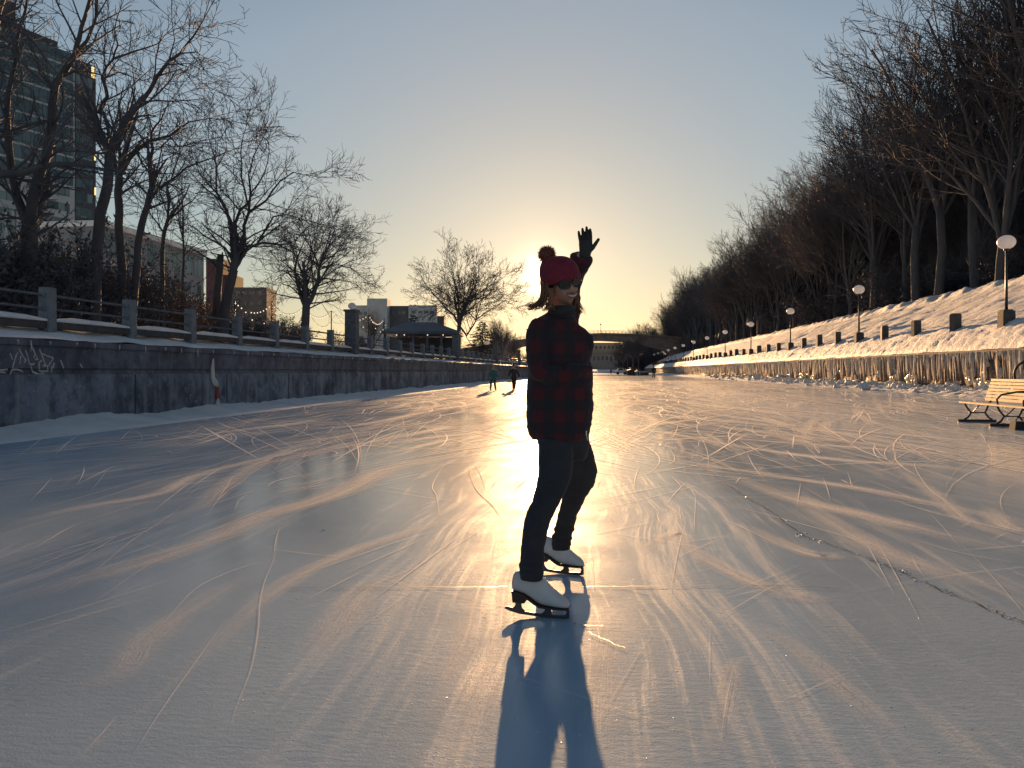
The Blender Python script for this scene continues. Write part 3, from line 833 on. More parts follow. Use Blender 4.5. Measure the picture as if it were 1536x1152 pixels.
for a, b in zip(tops, tops[1:]):
    for drop, off in ((.55, 0.0), (.95, 1.2)):
        pts = []
        for i in range(13):
            t = i / 12; q = a.lerp(b, t) + FW * off; q.z -= drop * 4 * t * (1 - t) + (.15 if off else 0); pts.append(q)
        mb = MB(); mb.tube(pts, [.012] * 13, 4); rel(mb.build("cable", M_BLACKM), sl)
        for i in range(1, 12, 2 if off else 1):
            if rng.random() < .15: continue
            mb = MB(); mb.ball(pts[i] - UP * .05, .036, nu=8, nv=6); rel(mb.build("bulb", M_BULB), sl)

# ------------------------------------------------------------------ bridge
D = 330
br = empty("bridge", P(900, HZ, D)); br.location.z = 0; tag(br, "long arched road bridge crossing the canal in the distance", "bridge")
topc = [(640, 531), (700, 522), (750, 514), (800, 507), (850, 502.5), (900, 500.5), (950, 501.5), (1000, 504.5), (1050, 510), (1120, 519)]
botc = [(752, 545), (764, 532), (778, 522), (800, 516.5), (850, 512.5), (900, 511.2), (940, 513), (970, 518), (995, 525), (1012, 536), (1020, 548)]
def ipl(x, c): return pl(x, c)
mb = MB(); pr = [P(x, y, D) for x, y in topc]
# deck slab
vs = []
for p in pr: vs += [p - FW * 5.5, p + FW * 5.5, p + FW * 5.5 - UP * .7, p - FW * 5.5 - UP * .7]
n = len(pr); fs = []
for i in range(n - 1):
    for k in range(4): fs.append((i * 4 + k, (i + 1) * 4 + k, (i + 1) * 4 + (k + 1) % 4, i * 4 + (k + 1) % 4))
mb.add([tuple(q) for q in vs], fs)
M_BRIDGE = simple("bridge_concrete", (0.16, 0.125, 0.115), (0.22, 0.17, 0.15), .8, .4)
rel(mb.build("deck", M_BRIDGE, fixn=True), br)
mb = MB()
xs = [752, 758, 764, 770, 778, 788, 800, 825, 850, 875, 900, 920, 940, 955, 970, 985, 995, 1004, 1012, 1020]
vs = []
for x in xs:
    t_ = P(x, ipl(x, topc), D) - UP * .72; b_ = P(x, ipl(x, botc), D)
    vs += [t_ - FW * 4.6, t_ + FW * 4.6, b_ + FW * 4.6, b_ - FW * 4.6]
fs = []
for i in range(len(xs) - 1):
    for k in range(4): fs.append((i * 4 + k, (i + 1) * 4 + k, (i + 1) * 4 + (k + 1) % 4, i * 4 + (k + 1) % 4))
fs += [(0, 1, 2, 3), tuple(len(vs) - 4 + k for k in range(4))]
mb.add([tuple(q) for q in vs], fs)
rel(mb.build("arch_girder", M_BRIDGE, fixn=True), br)
for xa, xb in ((640, 752), (1020, 1120)):
    mb = MB()
    a, b = P(xa, ipl(xa, topc), D), P(xb, ipl(xb, topc), D)
    mb.add([tuple(q) for q in (a - FW * 4.7 - UP * .72, b - FW * 4.7 - UP * .72, b + FW * 4.7 - UP * .72, a + FW * 4.7 - UP * .72)] +
           [(q.x, q.y, -.2) for q in (a - FW * 4.7, b - FW * 4.7, b + FW * 4.7, a + FW * 4.7)],
           [(0, 1, 2, 3), (4, 7, 6, 5), (0, 4, 5, 1), (1, 5, 6, 2), (2, 6, 7, 3), (3, 7, 4, 0)])
    rel(mb.build("abutment", M_BRIDGE, fixn=True), br)
for off in (-5.3, 5.3):
    mb = MB()
    mb.tube([p + FW * off + UP * 1.1 for p in pr], [.07] * n, 5); mb.tube([p + FW * off + UP * .6 for p in pr], [.05] * n, 5)
    for x in range(642, 1120, 6):
        p = P(x, ipl(x, topc), D) + FW * off; mb.tube([p, p + UP * 1.1], [.06, .06], 4)
    rel(mb.build("railing", M_BLACKM), br)
for x in (790, 846, 899, 956, 1010):
    p = P(x, ipl(x, topc), D) - FW * 5.0
    mb = MB(); mb.tube([p, p + UP * 3.4], [.09, .07], 6); mb.ball(p + UP * 3.7, .3, nu=8, nv=6); rel(mb.build("lamp_post", M_BLACKM), br)

# ------------------------------------------------------------------ huts and vehicle far down the ice
def far_hut(name, label, px0, px1, ytop, ybot, mat, roofmat, cat, over=0.15):
    g = G((px0 + px1) / 2, ybot); d = (g - EYE).dot(FW)
    wd = (px1 - px0) / F_PX * d; h = (ybot - ytop) / F_PX * d
    r = empty(name, g, YAW); tag(r, label, cat)
    mb = MB(); mb.box((0, 1.4, h * .42), (wd, 2.8, h * .84)); mb.build("wall", mat, r)
    mb = MB(); w2 = wd / 2 + over
    mb.prism([(-w2, h * .845), (w2, h * .845), (0, h * 1.05)], Vector((0, 1.4, 0)), Vector((1, 0, 0)), Vector((0, 0, 1)), Vector((0, 1, 0)), 3.1); mb.build("roof", roofmat, r, fixn=True)
    mb = MB(); mb.box((wd * .1, -.02, h * .36), (wd * .28, .06, h * .70)); mb.build("door", M_DARKP, r)
    return r
far_hut("changing_hut", "dark rest hut standing on the far ice", 942.5, 952, 554, 563.2, simple("hut_dark", (0.05, 0.04, 0.045)), M_DARKP, "hut")
far_hut("kiosk", "small pale kiosk beside the dark rest hut on the far ice", 953.5, 960.5, 556.2, 563.2, simple("hut_pale", (0.45, 0.40, 0.34)), M_SNOW, "kiosk")
far_hut("shed", "low reddish shed at the foot of the far snow bank", 961, 973, 557.5, 563, simple("shed_red", (0.16, 0.06, 0.05)), M_SNOW, "shed")
g = G(932, 561.6)
veh = empty("utility_vehicle", g, YAW); tag(veh, "small white utility vehicle parked on the far ice", "vehicle")
mb = MB()
mb.prism([(-1.9, .55), (1.9, .55), (1.95, 1.1), (1.0, 1.25), (.55, 2.0), (-1.2, 2.05), (-1.3, 1.25), (-1.95, 1.2)], Vector((0, 0, 0)), Vector((1, 0, 0)), Vector((0, 0, 1)), Vector((0, 1, 0)), 1.7)
mb.build("body", simple("white_paint", (.6, .58, .55), rough=.4), veh, fixn=True)
mb = MB(); mb.box((-.3, -.86, 1.62), (1.3, .04, .55)); mb.build("window", M_GLD, veh)
for sx_ in (-1.15, 1.2):
    for sy_ in (-.75, .75):
        mb = MB(); mb.tube([Vector((sx_, sy_ - .12, .42)), Vector((sx_, sy_ + .12, .42))], [.42, .42], 14); mb.build("wheel", simple("tyre", (.02, .02, .02)) if sx_ < 0 and sy_ < 0 else bpy.data.materials["tyre"], veh)
# far end of the canal: low snowy bank
mb = MB(); extrude = [(-600, 0)]
rs = []
for x in lin(-120, 140, 4):
    rs.append([Vector((x, YEND - 14, -.05)), Vector((x, YEND - 8, .9 + .5 * nz(x, 0, .12))), Vector((x, YEND + 1, 1.75 + .4 * nz(x, 3, .2))), Vector((x, YEND + 6, 1.5))])
mb.rings(rs, cap=False); tag(mb.build("far_bank", M_SNOW, smooth=True, fixn=True), kind="structure")

# ------------------------------------------------------------------ trees
def rvec(rng):
    while True:
        v = Vector((rng.uniform(-1, 1), rng.uniform(-1, 1), rng.uniform(-1, 1)))
        if 0.05 < v.length < 1: return v.normalized()

def branch(mb, mbf, rng, p, d, L, r, lvl, maxl, prm):
    """one wandering branch with its children; thick ones go to mb, fine ones to mbf"""
    n = 5 if L > 2.5 else (4 if L > 1.0 else 3)
    pts, rad, st = [p.copy()], [r], L / n
    d = d.normalized(); tip = max(r * 0.35, prm["rmin"] * .6)
    for i in range(n):
        d = (d + rvec(rng) * prm["wob"] + UP * prm["trop"] * (0.6 if lvl < 2 else 1.0)).normalized()
        p = p + d * st
        pts.append(p); rad.append(r + (tip - r) * (i + 1) / n)
    big = r > prm["split"]
    (mb if big else mbf).tube(pts, rad, 7 if r > .12 else (5 if r > .04 else 3), cap=False)
    if lvl >= maxl: return
    nc = prm["n"][lvl]; nc = int(nc * (0.75 + 0.5 * rng.random()) * min(1.4, max(.5, L / prm["ref"][lvl])) + .5)
    for k in range(nc):
        t = 0.18 + 0.82 * (k + rng.random()) / nc
        f = t * n; i = min(int(f), n - 1); q = pts[i].lerp(pts[i + 1], f - i)
        rr = rad[i] + (rad[i + 1] - rad[i]) * (f - i)
        ax = (pts[i + 1] - pts[i]).normalized()
        ang = R_(rng.uniform(*prm["ang"]))
        side = rvec(rng); side = (side - ax * side.dot(ax)).normalized()
        nd = ax * math.cos(ang) + side * math.sin(ang)
        branch(mb, mbf, rng, q, nd, L * prm["k"] * rng.uniform(.7, 1.2) * (1.15 - .55 * t), max(prm["rmin"], rr * rng.uniform(.45, .65)), lvl + 1, maxl, prm)

def grow_tree(seed, H, trunk_h, r0, nlimb, spread, prm, maxl=3, lean=0.0):
    rng = random.Random(seed); a, b = MB(), MB()
    top = Vector((lean * trunk_h, rng.uniform(-.3, .3), trunk_h))
    pts = [Vector((0, 0, -.6)), Vector((0, 0, .0)), top * .5 + Vector((rng.uniform(-.25, .25), rng.uniform(-.25, .25), 0)), top]
    a.tube(pts, [r0 * 1.35, r0 * 1.15, r0 * .95, r0 * .85], 9)
    for i in range(nlimb):
        az = 6.2832 * (i + rng.uniform(-.3, .3)) / nlimb
        el = R_(rng.uniform(*spread))
        d = Vector((math.cos(az) * math.sin(el), math.sin(az) * math.sin(el), math.cos(el)))
        z = trunk_h * (rng.uniform(.72, 1.0) if i else 1.0)
        q = pts[2].lerp(pts[3], min(1, max(0, (z / trunk_h - .5) * 2)))
        branch(a, b, rng, q, d, (H - z) * rng.uniform(.62, .84), r0 * rng.uniform(.42, .62), 0, maxl, prm)
    return a, b

def tree_proto(name, a, b, mt, mc):
    r = empty(name)
    a.build("trunk", mt, r, True); b.build("crown", mc, r, True)
    return r

def bend_to(root, label, group=None):
    tag(root, label, "tree", group)

# ---- right bank: tall dense rows (a few grown forms, each copy turned and scaled)
PR = dict(wob=.12, trop=.06, n=[8, 8, 8, 0], ref=[14, 7, 3.5, 1.5], ang=(18, 50), k=.52, rmin=.021, split=.085)
PR2 = dict(wob=.15, trop=.045, n=[9, 8, 6, 0], ref=[12, 6, 3, 1.5], ang=(20, 54), k=.50, rmin=.022, split=.085)
forms = []
for i, (sd, H, th, r0, nl, sp, prm) in enumerate([
        (11, 27, 6.5, .42, 7, (4, 27), PR), (12, 25, 5.0, .38, 7, (6, 31), PR2), (13, 29, 8.0, .46, 7, (4, 24), PR),
        (14, 24, 4.0, .34, 8, (6, 32), PR2), (15, 26, 9.0, .36, 7, (6, 29), PR)]):
    a, b = grow_tree(sd, H, th, r0, nl, sp, prm)
    forms.append(tree_proto("bare_tree", a, b, M_BARK, M_TWIGR if i in (1, 3) else M_TWIG))
used = set()
def plant(form, loc, rz, s, label, group, nm=None):
    if form in used: o = copy_tree(forms[form], loc, rz, (s, s, s))
    else:
        o = forms[form]; used.add(form); o.location = loc; o.rotation_euler.z = rz; o.scale = (s, s, s)
    tag(o, label, "tree", group); return o
rng = random.Random(77)
y = 47.0; i = 0
while y < 400:
    x = 32.6 + rng.uniform(-1.0, 1.4) + (1.0 if y < 56 else 0)
    s = rng.uniform(.94, 1.06) * pl(y, [(50, 1.14), (80, 1.08), (110, 1.0), (200, .95), (300, .98)])
    lab = "tall bare tree in the dense front row along the top of the snowy slope"
    plant(i % 5 if i < 5 else rng.randrange(5), (x, y, right_snow(min(x, 60), y) - .1), rng.uniform(0, 6.28), s, lab, "front row of bare trees on the right slope", )
    y += rng.uniform(4.6, 7.0) * (1.0 if y < 200 else 1.25); i += 1
for (X0, st, y0, lab, grp) in ((40, 7.0, 62, "bare tree standing in the second row behind the slope's front trees", "second row of bare trees on the right"),
                               (50, 9.0, 84, "bare tree far back in the wood on the right bank", "back rows of bare trees on the right")):
    y = y0
    while y < 400:
        plant(rng.randrange(5), (X0 + rng.uniform(-3, 3), y, 8.0), rng.uniform(0, 6.28), rng.uniform(.78, 1.0), lab, grp)
        y += rng.uniform(.8, 1.25) * st * (1 if y < 200 else 1.5)

# ---- undergrowth forms: twiggy shrubs with a few held leaves
def shrub(seed, H, wdt, stems, leafmat, twigmat, leaves, name="shrub", lsize=.10):
    rng = random.Random(seed); a, b = MB(), MB()
    prm = dict(wob=.20, trop=.05, n=[7, 5, 0], ref=[H * .7, H * .35, 1], ang=(22, 60), k=.5, rmin=.010, split=9)
    for i in range(stems):
        az = rng.uniform(0, 6.28); el = R_(rng.uniform(3, 48))
        p = Vector((rng.uniform(-.4, .4) * wdt, rng.uniform(-.4, .4) * wdt, -.2))
        branch(a, a, rng, p, Vector((math.cos(az) * math.sin(el), math.sin(az) * math.sin(el), math.cos(el))), H * rng.uniform(.5, .95), .026, 0, 2, prm)
    nv_ = len(a.v)
    for i in range(leaves):
        q = Vector(a.v[rng.randrange(nv_)]) + rvec(rng) * rng.uniform(0, .18)
        u1 = rvec(rng) * lsize * rng.uniform(.5, 1.2); v1 = rvec(rng) * lsize * rng.uniform(.4, .9)
        b.add([tuple(q - u1), tuple(q + v1 * .6), tuple(q + u1), tuple(q - v1 * .6)], [(0, 1, 2, 3)])
    r = empty(name)
    a.build("stems", twigmat, r, False); b.build("leaves", leafmat, r, False)
    return r
M_DLEAF = simple("dry_dark_leaves", (0.060, 0.064, 0.084), (0.085, 0.080, 0.090), .8, 1.2)
sh_dark = shrub(21, 3.4, 2.2, 26, M_DLEAF, M_TWIG, 5200, lsize=.085)
sh_rust = shrub(22, 3.2, 1.8, 22, M_RUST, M_TWIGR, 2600, lsize=.075)
sh_thin = shrub(23, 4.0, 1.6, 20, M_DLEAF, M_TWIG, 900)
sused = set()
def plant_shrub(f, loc, rz, s, label, group=None):
    if f in sused: o = copy_tree(f, loc, rz, s)
    else: o = f; sused.add(f); o.location = loc; o.rotation_euler.z = rz; o.scale = s
    tag(o, label, "shrub", group)
rng = random.Random(31)
y = 52
while y < 330:
    for q in range(2 if y < 200 else 1):
        s = rng.uniform(1.2, 2.1)
        plant_shrub((sh_dark, sh_thin, sh_dark)[rng.randrange(3)], (rng.uniform(34, 42), y + rng.uniform(-2, 2), 7.8), rng.uniform(0, 6.28), (s * 1.2, s * 1.2, s),
                    "dark twiggy shrub between the trunks on the right bank", "undergrowth below the right trees")
    y += rng.uniform(4.0, 6.0) * (1 if y < 200 else 1.6)
# left bank hedge, placed behind the railing
def left_at(px, X, z=2.3):
    d = depth_at(px, X); g = P(px, HZ, d); return Vector((g.x, g.y, z))
for (px, X, s, f) in ((-60, -18, 1.15, 0), (5, -19, 1.2, 0), (40, -17.2, .95, 0), (80, -19, 1.15, 0), (118, -17.5, .95, 0), (150, -20, 1.2, 0), (190, -18.5, .95, 0),
                      (225, -22, 1.1, 0), (262, -20, .85, 2), (296, -23, 1.0, 0), (325, -21, .8, 0), (370, -22, .8, 0), (398, -21, .7, 2), (425, -19, .7, 2), (442, -21, .8, 0), (500, -20, .6, 2), (540, -23, .8, 0)):
    plant_shrub((sh_dark, sh_rust, sh_thin)[f], left_at(px, X), rng.uniform(0, 6.28), (s, s, s), "dark leafless shrub in the hedge behind the left railing", "dark hedge behind the left railing")
for (px, X, s) in ((205, -19.5, .85), (238, -20.5, 1.0), (268, -19, .78), (430, -24, .9)):
    plant_shrub(sh_rust, left_at(px, X), rng.uniform(0, 6.28), (s, s, s), "rusty brown shrub keeping its dead leaves behind the left railing", "rusty shrubs behind the left railing")

for (px, d, s_) in ((936, 372, 2.4), (944, 366, 2.6), (952, 372, 2.8), (961, 362, 2.8), (970, 370, 3.0), (979, 360, 3.0), (988, 368, 3.2), (997, 358, 3.2), (1006, 364, 3.4), (770, 372, 2.4), (758, 366, 2.6), (780, 380, 2.2)):
    g_ = P(px, HZ, d); plant_shrub(sh_dark, (g_.x, g_.y, 1.5), rng.uniform(0, 6.28), (s_ * 1.2, s_ * 1.2, s_), "dark brush on the far bank under the distant bridge", "brush beyond the bridge")
# ---- conifers
def conifer(seed, H, rb):
    rng = random.Random(seed); a, b = MB(), MB()
    a.tube([Vector((0, 0, -.2)), Vector((0, 0, H * .5)), Vector((0, 0, H))], [.16, .09, .02], 7)
    z = .25 * H * .4
    while z < H * .98:
        t = z / H; n = 9 if t < .7 else 6
        for i in range(n):
            az = 6.28 * (i + rng.random()) / n; L = rb * (1 - t) ** .8 * rng.uniform(.7, 1.15) + .15
            d = Vector((math.cos(az), math.sin(az), rng.uniform(-.35, .1)))
            p0 = Vector((0, 0, z)); p1 = p0 + d * L
            a.tube([p0, p1], [.025, .008], 4, cap=False)
            for k in range(int(10 + 16 * L)):
                q = p0.lerp(p1, rng.random() ** .7); u1 = (d + rvec(rng) * .8).normalized() * rng.uniform(.12, .3); v1 = rvec(rng) * .06
                b.add([tuple(q), tuple(q + u1 * .5 + v1), tuple(q + u1), tuple(q + u1 * .5 - v1)], [(0, 1, 2, 3)])
        z += H * .045
    r = empty("conifer"); a.build("trunk", M_BARK, r, True); b.build("crown", M_NEEDLE, r); return r
cf = conifer(41, 6.2, 2.6); g = left_at(724, -16.5); cf.location = (g.x, g.y, 2.2); cf.scale = (1.15, 1.15, .95); tag(cf, "dark broad conifer beside the bare round tree on the left bank", "tree")
c2 = copy_tree(cf, left_at(620, -30, 2.2), 1.0, (1.1, 1.1, 1.3)); tag(c2, "dark conifer rising behind the pavilion roof", "tree")

# ---- left bank: individual trees grown on limbs that follow the photograph, spread in depth
def traced(label, X, base, limbs, seed, hscale=1.0, twig=1.0, tmat=None, zbase=2.2, prm=None, cl=(1.0, 2.6), maxl=2, bark=None):
    """base = (px, py) foot; limbs = [(points px, r0, r1, depth drift)] in metres; the first limb is the trunk"""
    rng = random.Random(seed); a, b = MB(), MB()
    d0 = depth_at(base[0], X)
    prm = prm or dict(wob=.15, trop=.04, n=[5, 5, 0], ref=[2.0, 1.0, .6], ang=(22, 62), k=.52, rmin=.0095, split=9)
    origin = None
    for li, (pts, r0, r1, drift) in enumerate(limbs):
        W = []; m = len(pts)
        for i, (x, y) in enumerate(pts):
            W.append(P(x, y, d0 + drift[0] + (drift[1] - drift[0]) * i / max(1, m - 1)))
        if li == 0:
            f = W[0].copy(); f.z = zbase - .3; W.insert(0, f); origin = Vector((f.x, f.y, zbase))
        W = [q - origin for q in W]
        # soften the polyline
        S2 = [W[0]]
        for i in range(len(W) - 1):
            S2.append(W[i].lerp(W[i + 1], .5) + rvec(rng) * (W[i + 1] - W[i]).length * .035); S2.append(W[i + 1])
        r0 *= .84; r1 *= .84
        n = len(S2); rad = [r0 + (r1 - r0) * (i / (n - 1)) for i in range(n)]
        a.tube(S2, rad, 9 if r0 > .1 else 6, cap=False)
        Ltot = sum((S2[i + 1] - S2[i]).length for i in range(n - 1))
        cnt = int(Ltot * 2.3 * twig)
        for k in range(cnt):
            t = (k + rng.random()) / cnt
            if li == 0 and t < .75: continue
            f = t * (n - 1); i = min(int(f), n - 2); q = S2[i].lerp(S2[i + 1], f - i); rr = rad[i]
            ax = (S2[i + 1] - S2[i]).normalized(); side = rvec(rng); side = (side - ax * side.dot(ax)).normalized()
            ang = R_(rng.uniform(25, 65))
            L = rng.uniform(*cl) * hscale * (1.15 - .5 * t)
            branch(a, b, rng, q, ax * math.cos(ang) + side * math.sin(ang), L, max(.012, min(.05, rr * .5)), 0, maxl, prm)
        # end spray
        for k in range(3):
            branch(a, b, rng, S2[-1], ((S2[-1] - S2[-2]).normalized() + rvec(rng) * .35), rng.uniform(*cl) * hscale, max(.012, r1 * .8), 0, maxl, prm)
    r = empty("bare_tree", origin)
    a.build("trunk", bark or M_BARKG, r, True); b.build("crown", tmat or M_TWIG, r, True)
    tag(r, label, "tree")
    return r

traced("forked bare tree in front of the office tower at the left edge", -17, (42, 446), [
    ([(43, 430), (44, 362), (44, 339)], .30, .26, (0, 0)),
    ([(44, 339), (31, 310), (22, 280), (14, 225), (10, 165), (12, 140), (24, 89), (30, 40), (42, -10)], .17, .04, (0, 1.2)),
    ([(44, 339), (56, 271), (71, 230), (78, 189), (83, 127), (103, 97), (112, 83), (119, 56), (127, 27), (140, -25)], .20, .045, (0, -1.0)),
    ([(112, 83), (130, 62), (143, 30), (146, 0), (142, -30)], .07, .02, (-.9, -1.6)),
    ([(50, 300), (80, 270), (92, 258), (120, 238)], .07, .02, (0, -1.0)),
    ([(78, 180), (48, 186), (18, 196), (-20, 210)], .07, .03, (-.6, -2)),
    ([(24, 89), (10, 60), (-20, 30)], .05, .02, (.6, 1.6)),
    ([(83, 140), (60, 110), (48, 70), (30, 20)], .05, .015, (-.6, .5)),
    ([(44, 180), (52, 150), (50, 135), (38, 128)], .035, .012, (-1, -1.4))], 101)
traced("leaning bare tree just outside the left edge with long horizontal limbs", -17.5, (-70, 440), [
    ([(-72, 430), (-66, 330), (-60, 270)], .30, .24, (0, 0)),
    ([(-60, 270), (0, 262), (30, 260), (60, 250), (88, 246), (120, 248), (156, 254)], .15, .04, (0, -1.2)),
    ([(-62, 230), (-20, 60), (0, 25), (30, 40), (60, 75)], .12, .03, (0, -1)),
    ([(-60, 270), (-40, 120), (-10, 10)], .16, .05, (0, .8)),
    ([(-10, 30), (30, 10), (44, -20)], .05, .02, (0, .8))], 102)
traced("tall bare tree forking wide above the corner of the office tower", -16.6, (144, 446), [
    ([(143, 425), (147, 362), (150, 320), (161, 280), (163, 250), (164, 233)], .24, .17, (0, 0)),
    ([(164, 233), (155, 205), (148, 185), (142, 160), (130, 135), (118, 108)], .11, .03, (0, 1.4)),
    ([(164, 233), (174, 214), (188, 184), (200, 168), (212, 153), (236, 115), (254, 91), (271, 80), (284, 62), (295, 47), (304, 32)], .13, .02, (0, -1.2)),
    ([(148, 170), (161, 146), (158, 130), (153, 118), (160, 100), (170, 88), (177, 68), (172, 45), (180, 15)], .09, .02, (.6, 2)),
    ([(170, 88), (205, 76), (236, 66), (250, 50)], .05, .012, (1.4, 2.2)),
    ([(254, 91), (262, 60), (257, 20)], .03, .01, (-1, -1.6)),
    ([(271, 80), (295, 78), (306, 86)], .03, .01, (-1.2, -2)),
    ([(153, 118), (178, 108), (205, 118), (222, 122)], .04, .01, (1, 0)),
    ([(236, 115), (270, 104), (296, 118)], .035, .01, (-.8, .6))], 103)
traced("bare tree with a long limb bending to the right over the low pale building", -17.6, (182, 448), [
    ([(182, 440), (183, 403), (178, 339), (177, 290), (179, 265)], .20, .16, (0, 0)),
    ([(179, 262), (186, 250), (206, 225), (224, 211), (240, 208), (254, 204), (270, 192), (283, 183), (313, 178)], .11, .02, (0, -1.6)),
    ([(181, 258), (180, 236), (178, 214), (186, 190), (192, 160), (200, 128)], .09, .02, (0, 1.2)),
    ([(254, 204), (268, 220), (290, 215)], .04, .012, (-1, -.6)),
    ([(206, 225), (214, 250), (238, 245), (262, 232)], .04, .012, (-.6, -1.5))], 104)
traced("slender bare tree with a rising right hand branch near the rusty shrubs", -16.8, (203, 450), [
    ([(201, 440), (206, 394), (212, 339), (221, 310), (227, 283)], .19, .12, (0, 0)),
    ([(227, 283), (225, 258), (229, 224), (227, 200), (234, 188), (243, 177), (256, 150)], .10, .02, (0, 1)),
    ([(224, 297), (236, 287), (251, 274), (280, 251), (322, 236), (351, 224)], .07, .015, (0, -1.5)),
    ([(251, 274), (268, 282), (292, 290)], .035, .01, (-.6, -1)),
    ([(229, 224), (242, 222), (254, 208)], .045, .012, (.4, 1.2))], 105, twig=1.15)
traced("thin straight bare tree between the slender tree and the cut stub", -18.5, (242, 456), [
    ([(242, 452), (243, 400), (246, 350), (252, 330)], .12, .09, (0, 0)),
    ([(252, 330), (255, 300), (250, 280), (262, 255), (270, 230)], .07, .015, (0, 1)),
    ([(246, 350), (226, 322), (218, 300)], .05, .012, (0, -.8)), ([(252, 330), (275, 310), (290, 300), (300, 285)], .05, .012, (0, -1))], 106, twig=1.2)
traced("thin upright sapling behind the left railing beside the pale building", -19, (274, 458), [
    ([(274, 452), (275, 400), (275, 360)], .09, .06, (0, 0)), ([(275, 360), (276, 320), (272, 290)], .05, .012, (0, .5)),
    ([(275, 385), (290, 370), (305, 362)], .035, .01, (0, -.6)), ([(275, 395), (262, 382), (255, 372)], .03, .01, (0, .4))], 107, twig=1.3)
stub = empty("tree_stub", left_at(327, -17.5, 2.2)); tag(stub, "sawn off tree trunk standing left of the large forked tree", "tree")
d_ = depth_at(327, -17.5); o_ = stub.location
mb = MB(); mb.tube([P(325, 480, d_) - o_, P(326, 440, d_) - o_, P(329, 410, d_) - o_, P(331, 382, d_) - o_], [.20, .17, .16, .15], 9)
mb.build("trunk", M_BARKG, stub, True)
mb = MB(); mb.tube([P(330, 392, d_) - o_, P(333, 383, d_) - o_, P(334, 378, d_) - o_], [.07, .05, .03], 6); mb.tube([P(329, 405, d_) - o_, P(318, 392, d_) - o_, P(300, 380, d_ - .5) - o_, P(280, 370, d_ - 1) - o_], [.06, .05, .03, .012], 6)
mb.build("branch", M_BARKG, stub, True)
traced("large forked bare tree with spreading limbs right of the cut stub", -16.4, (336, 470), [
    ([(336, 465), (340, 450), (346, 425), (351, 405)], .27, .22, (0, 0)),
    ([(350, 405), (349, 372), (348, 340), (338, 312), (325, 289), (325, 251), (313, 207)], .14, .02, (0, 1.6)),
    ([(349, 345), (360, 315), (371, 305), (362, 266), (361, 230), (369, 190)], .09, .015, (.6, -.8)),
    ([(352, 402), (362, 385), (366, 365), (366, 338), (373, 319), (376, 290), (373, 262), (380, 235), (392, 212)], .13, .02, (0, 1.2)),
    ([(364, 385), (372, 370), (394, 364), (416, 366), (436, 376), (452, 392)], .10, .018, (0, -1.8)),
    ([(373, 319), (392, 306), (400, 300), (420, 272), (440, 258), (458, 262)], .075, .015, (.4, -.6)),
    ([(386, 366), (398, 345), (410, 325), (432, 322), (455, 330)], .06, .013, (-.6, -2)),
    ([(348, 390), (338, 372), (322, 362), (304, 352), (290, 340), (270, 333)], .07, .014, (0, -1.4)),
    ([(325, 289), (300, 262), (288, 232)], .05, .012, (1, 2.2)),
    ([(376, 290), (396, 262), (404, 225), (398, 200)], .045, .012, (.6, 2)),
    ([(325, 251), (340, 225), (338, 200)], .035, .01, (1.3, 1.2)),
    ([(400, 345), (425, 345), (446, 352)], .035, .01, (-1, -2))], 108, twig=1.25)
TI = [([(458, 488), (459, 471), (460, 455)], .30, .26, (0, 0)),
      ([(458, 460), (452, 446), (446, 424), (442, 406), (445, 388), (452, 372), (458, 358)], .16, .02, (0, .8)),
      ([(461, 458), (470, 442), (478, 421), (479, 401), (484, 386), (489, 372), (495, 349)], .18, .02, (0, -.8))]
rng = random.Random(109)
for k in range(15):
    a_ = R_(-12 + 204 * k / 14); rx, ry = 66 * rng.uniform(.85, 1.05), 78 * rng.uniform(.85, 1.05)
    x1, y1 = 477 + rx * math.cos(a_), 412 - ry * math.sin(a_)
    x0, y0 = rng.choice([(470, 442), (478, 421), (479, 401), (452, 446), (446, 424), (466, 450)])
    TI.append(([(x0, y0), (x0 * .5 + x1 * .5, y0 * .5 + y1 * .5 - 8), (x1 * .85 + x0 * .15, y1 * .85 + y0 * .15 - 5), (x1, y1)], .055, .012, (0, rng.uniform(-3, 3))))
traced("round crowned bare tree with a broken stub above the string lights", -17, (459, 488), TI, 109, hscale=.95, twig=1.5, bark=M_BARK, maxl=2)
mb = None
TJ = [([(688, 512), (688, 500), (689, 486)], .34, .28, (0, 0)),
      ([(689, 486), (693, 474), (700, 450), (712, 432), (718, 412)], .20, .03, (0, 1)),
      ([(689, 488), (680, 472), (661, 453), (648, 438), (640, 428)], .16, .03, (0, -1)),
      ([(690, 490), (700, 504), (706, 494), (714, 480), (726, 470), (740, 462), (756, 452)], .15, .025, (0, -1.6)),
      ([(690, 480), (688, 455), (684, 430), (680, 410)], .16, .03, (0, 2))]
for k in range(15):
    a_ = R_(5 + 170 * k / 14); rx, ry = 70 * rng.uniform(.85, 1.05), 80 * rng.uniform(.85, 1.0)
    x1, y1 = 699 + rx * math.cos(a_), 468 - ry * math.sin(a_)
    x0, y0 = rng.choice([(693, 474), (700, 450), (680, 472), (714, 480), (688, 455)])
    TJ.append(([(x0, y0), (x0 * .5 + x1 * .5, y0 * .5 + y1 * .5 - 3), (x1, y1)], .08, .02, (0, rng.uniform(-5, 5))))
PJ = dict(wob=.18, trop=.05, n=[5, 4, 0], ref=[2.6, 1.3, .6], ang=(20, 55), k=.5, rmin=.018, split=9)
traced("round bare tree against the yellow sky beside the dark conifer", -17, (688, 513), TJ, 110, hscale=1.5, twig=1.0, prm=PJ, bark=M_BARK)
